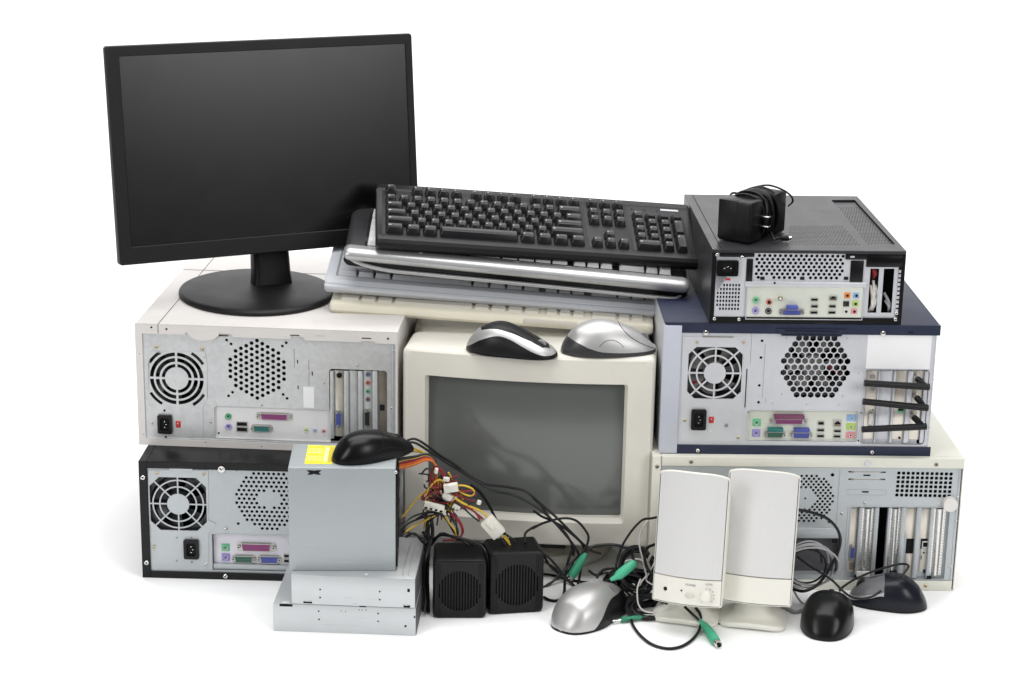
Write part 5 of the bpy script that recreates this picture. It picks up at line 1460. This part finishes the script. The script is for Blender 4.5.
# black mouse on the power supply
zp = .0846 + hP + .0008
m3 = Mouse('glossy black mouse lying on top of the grey power supply', (338, 461.5), (408, 448.5), zp, .122, .060, .037,
           [(0, .95), (.3, 1.0), (.55, .92), (.8, .9), (1, .8)], [(0, .50), (.15, .86), (.36, 1.0), (.6, .88), (.85, .56), (1, .34)], 2.4, n_end=2.4)
m3.lower('base', 'plastic', lambda t: .0045); m3.upper('shell', 'gloss', lambda t: .0045)
m3.seam([(.97, pi*.5), (.85, pi*.5), (.7, pi*.5), (.60, pi*.5)], .0005)
m3.seam([(.58, pi*.5), (.57, pi*.6), (.54, pi*.72), (.50, pi*.84), (.47, pi*.93)], .0005); m3.seam([(.58, pi*.5), (.57, pi*.4), (.54, pi*.28), (.50, pi*.16), (.47, pi*.07)], .0005)
m3.seam([(.35, pi*.93), (.45, pi*.88), (.58, pi*.86), (.72, pi*.87), (.88, pi*.9)], .0006); m3.seam([(.35, pi*.07), (.45, pi*.12), (.58, pi*.14), (.72, pi*.13), (.88, pi*.1)], .0006)
m3.wheel(.80, .009, .0065, 'rubber', .86)
YS = -.185
def W(Z, pts, y=YS): return [Py(Z(p[0], p[1]), p[2] if len(p) > 2 else y) for p in pts]
ZI = ZR(390, 310, 1.952); ZB = ZR(535, 480, 6.2)
m3.cord(W(ZW, [(70, 58, -.235), (110, 50, -.232), (150, 68, -.23), (200, 103, -.226), (260, 148, -.22), (330, 190, -.214), (430, 265, -.208), (520, 308, -.203), (640, 325, -.2), (740, 348, -.198)]) +
        W(ZI, [(290, 375, -.196), (325, 405, -.194), (360, 440, -.192), (390, 468, -.19), (412, 476, -.19)]), .0018)
m3.cord(W(ZW, [(75, 70, -.237), (110, 72, -.235), (150, 92, -.232), (220, 138, -.228), (300, 190, -.222), (380, 240, -.216), (460, 290, -.212), (560, 345, -.208), (660, 368, -.206), (740, 400, -.204)]) +
        W(ZI, [(300, 395, -.202), (335, 430, -.2), (365, 470, -.198), (370, 500, -.196), (352, 535, -.2)]), .0018)
# silver mouse on the floor
m4 = Mouse('silver mouse with a black side lying on the floor before the tube monitor', (566.5, 629), (613, 604), 0.0008, .138, .078, .048,
           [(0, .92), (.35, 1), (.6, .92), (1, .9)], [(0, .46), (.15, .80), (.40, 1.0), (.62, .96), (.85, .78), (1, .60)], 2.5, n_end=2.7)
sg4 = lambda t: interp([(0, .003), (.22, .003), (.30, .012), (.42, .026), (.55, .0325), (.7, .0325), (1, .030)], t)
m4.lower('base', 'plastic', lambda t: .003)
m4.strip('shell', 'silverm', [(lambda t: m4.phz(t, .003), lambda t: pi - max(m4.phz(t, .003), min(m4.phz(t, sg4(t)), m4.phy(t, .0165))))], NP=64)
m4.strip('side_grip', 'plastic', [(lambda t: pi - max(m4.phz(t, .003), min(m4.phz(t, sg4(t)), m4.phy(t, .0165))), lambda t: pi - m4.phz(t, .003))], .22, 1.0)
m4.seam([(.72, pi*.5), (.85, pi*.5), (.97, pi*.5)], .0006); m4.seam([(.66, pi*.5), (.66, pi*.35), (.68, pi*.22)], .0004); m4.seam([(.66, pi*.5), (.66, pi*.65), (.68, pi*.78)], .0004)
m4.wheel(.80, .009, .0065, 'rubber', .6)
# black mouse on the floor, right
m5 = Mouse('round black mouse on the floor at right, tail towards the viewer', (824, 635), (830.5, 611), 0.0008, .124, .073, .046,
           [(0, .95), (.4, 1.0), (.65, .98), (1, .9)], [(0, .42), (.15, .76), (.40, 1.0), (.65, .90), (.85, .68), (1, .46)], 2.5, n_end=2.5)
m5.lower('base', 'plastic', lambda t: .0055); m5.upper('shell', 'gloss', lambda t: .0055)
m5.seam([(.62, pi*.08), (.6, pi*.3), (.58, pi*.5), (.6, pi*.7), (.62, pi*.92)], .0005); m5.seam([(.6, pi*.5), (.8, pi*.5), (.97, pi*.5)], .0006)
m5.wheel(.80, .009, .0065, 'rubber', .80)
# navy mouse with grey buttons behind it
m6 = Mouse('dark navy mouse with grey buttons and a scroll wheel, behind the round black mouse', (927, 606.5), (848, 600), 0.0008, None, .066, .044,
           [(0, .95), (.3, 1.0), (.6, .9), (1, .82)], [(0, .42), (.12, .72), (.32, 1.0), (.52, 1.0), (.78, .80), (1, .52)], 2.4, n_end=2.5)
sp6 = lambda t: interp([(.5, .0036), (.55, .021), (.75, .0150), (1, .006)], t)
bc6 = lambda t: interp([(.5, .03), (.6, .0245), (.8, .0185), (1, .0115)], t)
b6 = lambda t: .0035
m6.lower('base', 'plastic', b6)
m6.upper('shell', 'navyp', b6, t1=.56)
z6 = lambda f: (lambda t: m6.phz(t, f(t)))
m6.strip('side_panel', 'navyp', [(z6(b6), z6(sp6)), (lambda t: pi - z6(sp6)(t), lambda t: pi - z6(b6)(t))], .56, 1.0)
m6.strip('trim', 'silver', [(z6(sp6), z6(bc6)), (lambda t: pi - z6(bc6)(t), lambda t: pi - z6(sp6)(t))], .56, 1.0)
m6.strip('button_cover', 'dkgrey', [(z6(bc6), lambda t: pi - z6(bc6)(t))], .56, 1.0)
m6.seam([(.585, pi*.5), (.75, pi*.5), (.96, pi*.5)], .0005)
m6.wheel(.82, .010, .007, 'rubber', .86)

ZE2 = E2; ZF = ZR(780, 550, 5.689)
def floorpts(Z, pts): return [Pz(Z(p[0], p[1]), p[2]) for p in pts]
m5.cord(W(ZF, [(338, 235, -.235), (352, 215, -.232), (420, 170, -.228), (520, 125, -.224), (610, 97, -.222), (680, 80, -.22), (722, 82, -.222), (730, 98, -.225), (712, 125, -.229), (688, 152, -.234)]), .0017)
m6.cord(W(ZF, [(575, 232, -.262), (530, 262, -.27), (470, 277, -.274), (410, 268, -.272), (360, 235, -.26), (300, 175, -.245), (235, 130, -.232), (160, 85, -.222), (95, 35, -.214)]), .0017)

# ------------------------------------------------------------------ power adapter on the small desktop
zD = .3995 + hD + .0008
pa = Pz((749.5, 245), zD)
FAd = Frame((pa.x, pa.y, zD), -.60)
rAd = thing('power_adapter', FAd, 'black mains power adapter wound with its own cord, on the small black desktop', 'power adapter')
b = MB(); b.box(-.0515, 0, 0, .036, 0, .059, 'plastic', .004, 3); b.box(-.048, -.003, .034, .074, .003, .056, 'plastic', .003, 3)
b.box(-.0518, -.022, -.0003, .030, .003, .0593, 'plastic', .0015, 2)
b.build('housing', rAd)
b = MB(); b.box(-.0500, .001, .073, .106, 0, .060, 'plastic', .004, 3); b.build('end_cap', rAd)
for y_, z in ((.022, .023), (.022, .037)):
    MB().box(-.001, .0165, y_, y_ + .0065, z, z + .0016, 'chrome', .0003).build('prong', rAd)
rn = random.Random(4); pts = []
for k in range(11):
    yy = .038 + .034*(k/10) + rn.uniform(-.004, .004); gx = rn.uniform(.027, .033); gz_ = rn.uniform(.030, .0345); sk = rn.uniform(-.008, .008)
    for j in range(12):
        a = 2*pi*j/12 + pi
        q = .80
        pts.append(Vector((-.0255 + gx*math.copysign(abs(cos(a))**q, cos(a)), yy + sk*sin(a) + .0022*j/12, max(.0022, .0315 + gz_*math.copysign(abs(sin(a))**q, sin(a))))))
MB().tube(pts, .0017, 'rubber', 7, 3).build('cord', rAd)
lo = [Pz(D1(X, Y), z) for X, Y, z in ((520, 100, zD+.057), (640, 60, zD+.061), (760, 45, zD+.064), (880, 85, zD+.062), (950, 140, zD+.055), (960, 185, zD+.046), (925, 220, zD+.036))]
lo2 = [FAd.I @ p for p in lo]
MB().tube(lo2, .0015, 'rubber', 7, 6).build('cord', rAd)
lo = [FAd.I @ Pz(D1(X, Y), z) for X, Y, z in ((480, 170, zD+.05), (430, 150, zD+.053), (440, 115, zD+.057), (480, 112, zD+.058), (520, 130, zD+.056), (600, 110, zD+.057))]
MB().tube(lo, .0016, 'rubber', 7, 6).build('cord', rAd)
lo = [FAd.I @ Pz(D1(X, Y), z) for X, Y, z in ((770, 440, zD+.01), (800, 505, zD+.006), (840, 497, zD+.005), (870, 495, zD+.005))]
MB().tube(lo, .0018, 'rubber', 7, 6).build('cord', rAd)
p0, p1, p2 = [FAd.I @ Pz(D1(X, 495), zD+.0048) for X in (862, 925, 950)]
b = MB(); b.cyl(p0, p1, .0042, 'plastic', n=14); b.cyl(p1, p2, .0026, 'chrome', n=14); b.cyl(p2, p2 + (p2-p1)*.02, .0012, 'hole', n=10); b.build('barrel_plug', rAd)

# ------------------------------------------------------------------ loose cables
def cable(pts, r, mat, label, kind='cable', group=None):
    o = MB().tube(pts, r, mat, 8, 7).build('cable', None)
    c = sum((Vector(v.co) for v in o.data.vertices), Vector())/len(o.data.vertices)
    c.z = min(v.co.z for v in o.data.vertices)
    for v in o.data.vertices: v.co -= c
    o.location = c
    tagged(o, label, 'cable', group); o['_c'] = 0; del o['_c']
    return o, c
def plug(parent, c, pts, radii, mat, tip=None, name='plug', pins=False):
    """moulded plug along pts with given radii; tip = (length, radius)"""
    P = [Vector(p) - c for p in pts]; b = MB(); n = 16
    L = []
    for i, p in enumerate(P):
        t = (P[min(i+1, len(P)-1)] - P[max(i-1, 0)]).normalized(); a = t.orthogonal().normalized(); q = t.cross(a)
        L.append([p + (a*cos(2*pi*k/n) + q*sin(2*pi*k/n))*radii[i] for k in range(n)])
    b.loft(L, mat)
    o = b.build(name, parent)
    t = (P[-1]-P[-2]).normalized(); e = P[-1]
    b = MB()
    if tip:
        if pins:
            m = 20; a = t.orthogonal().normalized(); q = t.cross(a)
            ring = lambda d, r: [e + t*d + (a*cos(2*pi*k/m) + q*sin(2*pi*k/m))*r for k in range(m)]
            b.loft([ring(-.001, tip[1]), ring(tip[0], tip[1]), ring(tip[0], tip[1]*.86), ring(.001, tip[1]*.86)], 'chrome', False, True)
            b.loft([ring(.0012, tip[1]*.5), ring(tip[0]*.8, tip[1]*.5)], 'hole')
            b.build('metal_shell', o)
        else:
            b.cyl(e, e + t*tip[0]*.45, tip[1], 'chrome', n=14); b.cyl(e + t*tip[0]*.45, e + t*tip[0]*.49, tip[1]*1.02, 'hole', n=14)
            b.cyl(e + t*tip[0]*.49, e + t*tip[0]*.72, tip[1], 'chrome', n=14); b.cyl(e + t*tip[0]*.72, e + t*tip[0]*.76, tip[1]*1.02, 'hole', n=14)
            b.cyl(e + t*tip[0]*.76, e + t*tip[0], tip[1], 'chrome', tip[1]*.5, n=14); b.build('metal_pin', o)
    return o
ZG = ZR(535, 560, 5.12)
# cable looping in front of the tube monitor and down behind the silver mouse
cable(W(ZB, [(-14, 300, -.235), (40, 272, -.215), (100, 252, -.2), (150, 240, -.195), (210, 238, -.19), (260, 255, -.19), (300, 295, -.19), (330, 345, -.192), (325, 395, -.195), (300, 450, -.2), (290, 520, -.205), (275, 610, -.21), (262, 660, -.212)]), .0018, 'rubber', 'black cable arching over the bottom edge of the glass screen')
cable(W(ZB, [(-10, 115, -.2), (40, 160, -.198), (80, 220, -.196), (130, 270, -.194), (185, 325, -.19), (222, 385, -.19), (238, 440, -.192), (238, 470, -.194)]), .0018, 'rubber', 'black cable dropping steeply below the glass screen to the speakers')
cable(W(ZB, [(-10, 190, -.2), (40, 225, -.198), (100, 250, -.196), (170, 290, -.194), (240, 345, -.192), (290, 395, -.19), (300, 440, -.192), (250, 490, -.2), (180, 560, -.21), (110, 630, -.222), (60, 660, -.228), (0, 675, -.236)]), .0018, 'rubber', 'black cable running down to the left past the green plug')
o, c = cable(W(ZB, [(300, 470, -.2), (330, 430, -.196), (370, 410, -.192), (430, 402, -.19), (500, 403, -.19), (560, 418, -.192), (595, 448, -.205), (608, 480, -.225), (612, 505, -.248)]), .0022, 'rubber', 'black cable bending in a low arch between two green plugs')
plug(o, c, W(ZB, [(318, 455, -.206), (300, 480, -.208), (268, 530, -.211), (240, 575, -.214), (225, 597, -.215)]), [.0024, .0055, .0064, .0068, .0062], 'jade', (.008, .0042), pins=True)
plug(o, c, W(ZB, [(618, 508, -.25), (606, 522, -.252), (560, 558, -.256), (520, 590, -.26), (500, 603, -.262), (468, 620, -.264)]), [.0045, .0066, .0072, .0070, .0042, .0024], 'mint')
cable(W(ZB, [(770, 228, -.262), (720, 238, -.25), (670, 246, -.24), (620, 290, -.235), (575, 350, -.233), (540, 410, -.232), (515, 480, -.234), (500, 550, -.238), (495, 610, -.24), (510, 660, -.244), (540, 690, -.25)]), .0017, 'rubber', 'black cable hanging from behind the left ivory speaker past the green plug')
cable(W(ZB, [(740, 400, -.25), (700, 420, -.235), (680, 470, -.23), (690, 530, -.23), (720, 580, -.24), (750, 600, -.25)]), .0022, 'rubber', 'short black cable close behind the left ivory speaker')
o, c = cable(W(ZB, [(700, 250, -.225), (665, 300, -.222), (648, 350, -.222), (650, 420, -.224), (668, 490, -.226), (680, 555, -.23), (690, 590, -.234), (665, 625, -.24), (645, 655, -.245)]) + W(ZG, [(540, 100, -.255), (525, 140, -.26), (524, 190, -.265), (532, 232, -.27), (560, 262, -.276), (610, 268, -.282), (650, 245, -.285), (700, 230, -.285)]), .0012, 'wcable', 'pale thin cable hanging down between the tube monitor and the left ivory speaker')
cable(W(ZB, [(540, 520, -.215), (570, 500, -.213), (610, 492, -.212), (650, 492, -.213), (690, 520, -.216), (720, 470, -.22), (735, 440, -.224)]), .0011, 'wcable', 'pale thin cable curling over the green plug')
cable(W(ZB, [(690, 560, -.225), (700, 500, -.222), (730, 450, -.222), (745, 500, -.226), (710, 570, -.23), (690, 620, -.234), (730, 650, -.24)]), .0011, 'wcable', 'pale thin cable tangled beside the left ivory speaker')
# green mini jack on the floor
jp = lambda X, Y, z=.005: Pz(ZG(X, Y), z)
o, c = cable([jp(560, 293, .006), jp(600, 290, .006), jp(650, 268, .008), jp(700, 240, .012), jp(760, 225, .02)], .0013, 'gcable', 'thin grey cable with a green jack plug lying on the floor')
plug(o, c, [jp(558, 293, .0052), jp(535, 295, .0052), jp(500, 298, .0052), jp(490, 299, .0052), jp(455, 304, .0052), jp(442, 306, .0052)], [.0018, .0034, .0036, .0030, .0042, .0042], 'jade', (.0135, .0018))
# looped cord with the mint PS/2 plug in front of the speakers
lp_ = [jp(492, 250, .016), jp(490, 290, .006), jp(505, 340, .0025), jp(545, 392, .0025), jp(600, 432, .0025), jp(670, 452, .0025), jp(735, 447, .0025), jp(790, 420, .0025), jp(830, 378, .003), jp(848, 335, .006), jp(850, 300, .011), jp(842, 270, .018), jp(822, 245, .026)]
o, c = cable(lp_, .0021, 'rubber', 'black cord forming a wide loop on the floor before the speakers')
o, c = cable([jp(765, 238, .028), jp(790, 262, .022), jp(820, 290, .016), jp(845, 312, .012)], .0021, 'rubber', 'black cord ending in a light green round plug, in front of the speakers')
plug(o, c, [jp(842, 308, .0125), jp(856, 322, .0110), jp(866, 334, .009), jp(885, 356, .0075), jp(905, 384, .0066), jp(922, 410, .0062), jp(930, 420, .0062)], [.0022, .0032, .0050, .0060, .0066, .0066, .0060], 'mint', (.009, .0050), pins=True)
# tied coil of black cable
def coil(cx, cy, Z, zb, rx, ry, n, r, mat, label, y0, tilt=.5, seed=1):
    rnd = random.Random(seed); c0 = Py(Z(cx, cy), y0); pts = []
    for k in range(n):
        ox, oz, kx, ky, yy = rnd.uniform(-.006, .006), rnd.uniform(-.004, .006), rnd.uniform(.85, 1.12), rnd.uniform(.7, 1.15), rnd.uniform(-.010, .010)
        for j in range(10):
            a = 2*pi*j/10
            z = c0.z + oz + ry*ky*sin(a); 
            pts.append(Vector((c0.x + ox + rx*kx*cos(a), c0.y + yy + tilt*ry*sin(a), max(z, r + .0005))))
    return cable(pts, r, mat, label)
coil(515, 175, ZG, 0, .034, .021, 15, .0017, 'rubber', 'tied coil of black cable between the silver mouse and the left ivory speaker', -.215, .8, 3)
o, c = coil(440, 150, ZG, 0, .026, .016, 9, .0017, 'rubber', 'small coil of black cable behind the silver mouse', -.22, 1.0, 5)
coil(640, 560, ZB, 0, .026, .024, 7, .0017, 'rubber', 'black cable coil beneath the green plug', -.215, .8, 8)
MB().box(0, .001, 0, .001, 0, .001, 'hole') 
# floor cables left of the silver mouse
cable([Pz(ZB(X, Y), z) for X, Y, z in ((55, 470, .03), (100, 540, .02), (170, 600, .008), (230, 645, .003), (262, 665, .003))], .0018, 'rubber', 'black cable crossing behind the black speakers towards the silver mouse')
cable([Pz(ZB(X, Y), z) for X, Y, z in ((40, 582, .004), (110, 590, .0025), (200, 615, .0025), (300, 632, .0025), (400, 636, .0025), (480, 640, .003))], .0020, 'rubber', 'black cable lying flat on the floor behind the silver mouse')
cable([Pz(ZG(X, Y), z) for X, Y, z in ((45, 190, .003), (75, 205, .0022), (110, 208, .0022), (140, 195, .003), (150, 160, .004), (152, 125, .01), (158, 60, .03), (172, 0, .05), (190, -50, .07))], .0021, 'rubber', 'short black cable curling out from behind the right black speaker')
cable([Pz(ZG(X, Y), z) for X, Y, z in ((58, 130, .003), (100, 105, .006), (160, 70, .012), (200, 20, .02))], .0018, 'rubber', 'black cable rising from the floor to the dark green plug')
# cable behind the left black speaker, over its top
cable(W(ZR(415, 530, 6.827), [(50, 10, -.22), (100, 70, -.225), (180, 35, -.235), (260, 45, -.245), (340, 65, -.25), (420, 90, -.252), (465, 120, -.256), (485, 160, -.262), (500, 220, -.262), (505, 330, -.264)]), .0020, 'rubber', 'black cable running across the top of the left black speaker')
cable(W(ZR(415, 530, 6.827), [(755, 92, -.235), (748, 60, -.228), (755, 20, -.222), (790, -8, -.216), (830, -30, -.21)]), .0018, 'rubber', 'black lead leaving the top of the right black speaker')
cable(W(ZW, [(60, 610, -.245), (110, 590, -.24), (160, 640, -.235), (200, 660, -.23), (260, 590, -.226), (330, 610, -.226), (420, 640, -.226), (500, 670, -.226)]), .0019, 'rubber', 'black cable among the coloured wires above the black speakers')
cable(W(ZR(415, 530, 6.827), [(70, -120, -.2), (85, -20, -.215), (90, 90, -.235), (70, 200, -.25), (60, 330, -.26), (70, 480, -.27), (60, 560, -.28)]), .0028, 'rubber', 'thick black lead hanging between the drives and the left black speaker')
cable(W(ZR(415, 530, 6.827), [(110, -90, -.2), (120, 20, -.22), (95, 130, -.235), (85, 300, -.25), (90, 560, -.27)]), .0026, 'rubber', 'black lead hanging against the side of the left black speaker')
cable(W(ZW, [(430, 310, -.195), (480, 350, -.2), (530, 420, -.205), (565, 490, -.21), (600, 560, -.218), (640, 610, -.224)]), .0022, 'rubber', 'black lead curving from the glass screen down to the white connector')
coil(590, 250, ZG, 0, .030, .010, 7, .0019, 'rubber', 'flat coil of black cable lying on the floor under the left ivory speaker', -.262, 1.6, 21)
coil(470, 120, ZG, 0, .026, .012, 4, .0017, 'rubber', 'loose black cable loops against the foot of the tube monitor', -.205, 1.0, 33)
cable(W(ZB, [(60, 505, -.225), (140, 560, -.222), (215, 625, -.218), (250, 668, -.215)]), .0018, 'rubber', 'black cable sloping down from the right black speaker to the silver mouse')
cable(W(ZB, [(330, 560, -.2), (380, 590, -.203), (440, 575, -.206), (520, 600, -.212), (600, 590, -.216), (700, 630, -.225)]), .0019, 'rubber', 'black cable weaving beneath both green plugs towards the left ivory speaker')
cable(W(ZB, [(380, 610, -.21), (420, 560, -.206), (500, 548, -.206), (590, 570, -.21), (660, 610, -.216), (690, 660, -.225)]), .0019, 'rubber', 'black cable arched low between the silver mouse and the tube monitor foot')
cable(W(ZR(415, 530, 6.827), [(885, 170, -.235), (920, 195, -.232), (960, 240, -.23), (1010, 300, -.228), (1060, 360, -.226)]), .0018, 'rubber', 'black cable falling from beneath the glass screen beside the right black speaker')
cable(W(ZW, [(120, 510, -.24), (190, 470, -.235), (260, 480, -.232), (300, 520, -.23), (350, 600, -.228), (420, 655, -.228)]), .0017, 'rubber', 'black lead looping under the white connectors above the left black speaker')
# right: dark cable from behind the right ivory speaker, grey coil in the cream tower's bay
cable(W(E2, [(60, 244, -.262), (100, 248, -.25), (150, 262, -.24), (200, 282, -.232), (245, 322, -.226), (268, 372, -.222), (264, 430, -.222), (235, 500, -.224), (195, 565, -.228), (150, 615, -.234), (90, 640, -.24), (40, 630, -.25)]), .0022, 'rubber', 'black cable curving out beside the right ivory speaker')
for sd, (rx, rz, dx) in enumerate(((.030, .034, 0), (.024, .027, -.004), (.034, .030, .003))):
    pts = []
    c0 = Py(E2(110, 500), -.205 - .006*sd)
    for j in range(25):
        a = 2*pi*j/14; pts.append(Vector((c0.x + dx + rx*cos(a)*(1 + .012*j), c0.y - .001*j, max(.003, c0.z + rz*sin(a)))))
    cable(pts, .0014, 'gcable' if sd != 1 else 'rubber', ['grey cable coil behind the right ivory speaker, widest ring', 'dark cable ring inside the grey coil behind the right ivory speaker', 'grey cable ring nearest the cream tower behind the right ivory speaker'][sd])
cable([Pz(ZF(X, Y), z) for X, Y, z in ((10, 325, .003), (50, 338, .003), (90, 352, .003), (130, 340, .003))], .0024, 'gcable', 'grey cable on the floor between the right ivory speaker and the round black mouse')
cable([Pz(ZF(X, Y), z) for X, Y, z in ((70, 215, .022), (100, 270, .012), (125, 300, .005), (160, 320, .003))], .0016, 'gcable', 'thin grey cable slanting down beside the round black mouse')

# ------------------------------------------------------------------ light: studio lamps, an added backdrop fill and a dim white room
w = bpy.data.worlds.new('World'); scene.world = w; w.use_nodes = True
bg = w.node_tree.nodes['Background']; bg.inputs['Strength'].default_value = 1.0
nt = w.node_tree; tcw = nt.nodes.new('ShaderNodeTexCoord'); sep = nt.nodes.new('ShaderNodeSeparateXYZ'); mrw = nt.nodes.new('ShaderNodeMapRange')
nt.links.new(tcw.outputs['Generated'], sep.inputs[0]); nt.links.new(sep.outputs['Z'], mrw.inputs['Value'])
mrw.interpolation_type = 'SMOOTHSTEP'
mrw.inputs['From Min'].default_value = -.30; mrw.inputs['From Max'].default_value = .30
mrw.inputs['To Min'].default_value = WORLD[0]; mrw.inputs['To Max'].default_value = WORLD[1]
nt.links.new(mrw.outputs['Result'], bg.inputs['Color'])
def area(name, loc, tgt, sx, sy, power, col=(1, 1, 1)):
    l = bpy.data.lights.new(name, 'AREA'); l.shape = 'RECTANGLE'; l.size = sx; l.size_y = sy; l.energy = power; l.color = col
    o = bpy.data.objects.new(name, l); COL.objects.link(o); o.location = loc
    d = Vector(tgt) - Vector(loc); o.rotation_euler = d.to_track_quat('-Z', 'Y').to_euler()
    return o
for a in LAMPS: area(*a)
scene.view_settings.view_transform = 'Standard'; scene.view_settings.look = 'None'
scene.view_settings.exposure = EXPO; scene.view_settings.gamma = 1
scene.render.engine = 'CYCLES'
scene.cycles.max_bounces = 8; scene.cycles.diffuse_bounces = 4; scene.cycles.glossy_bounces = 4
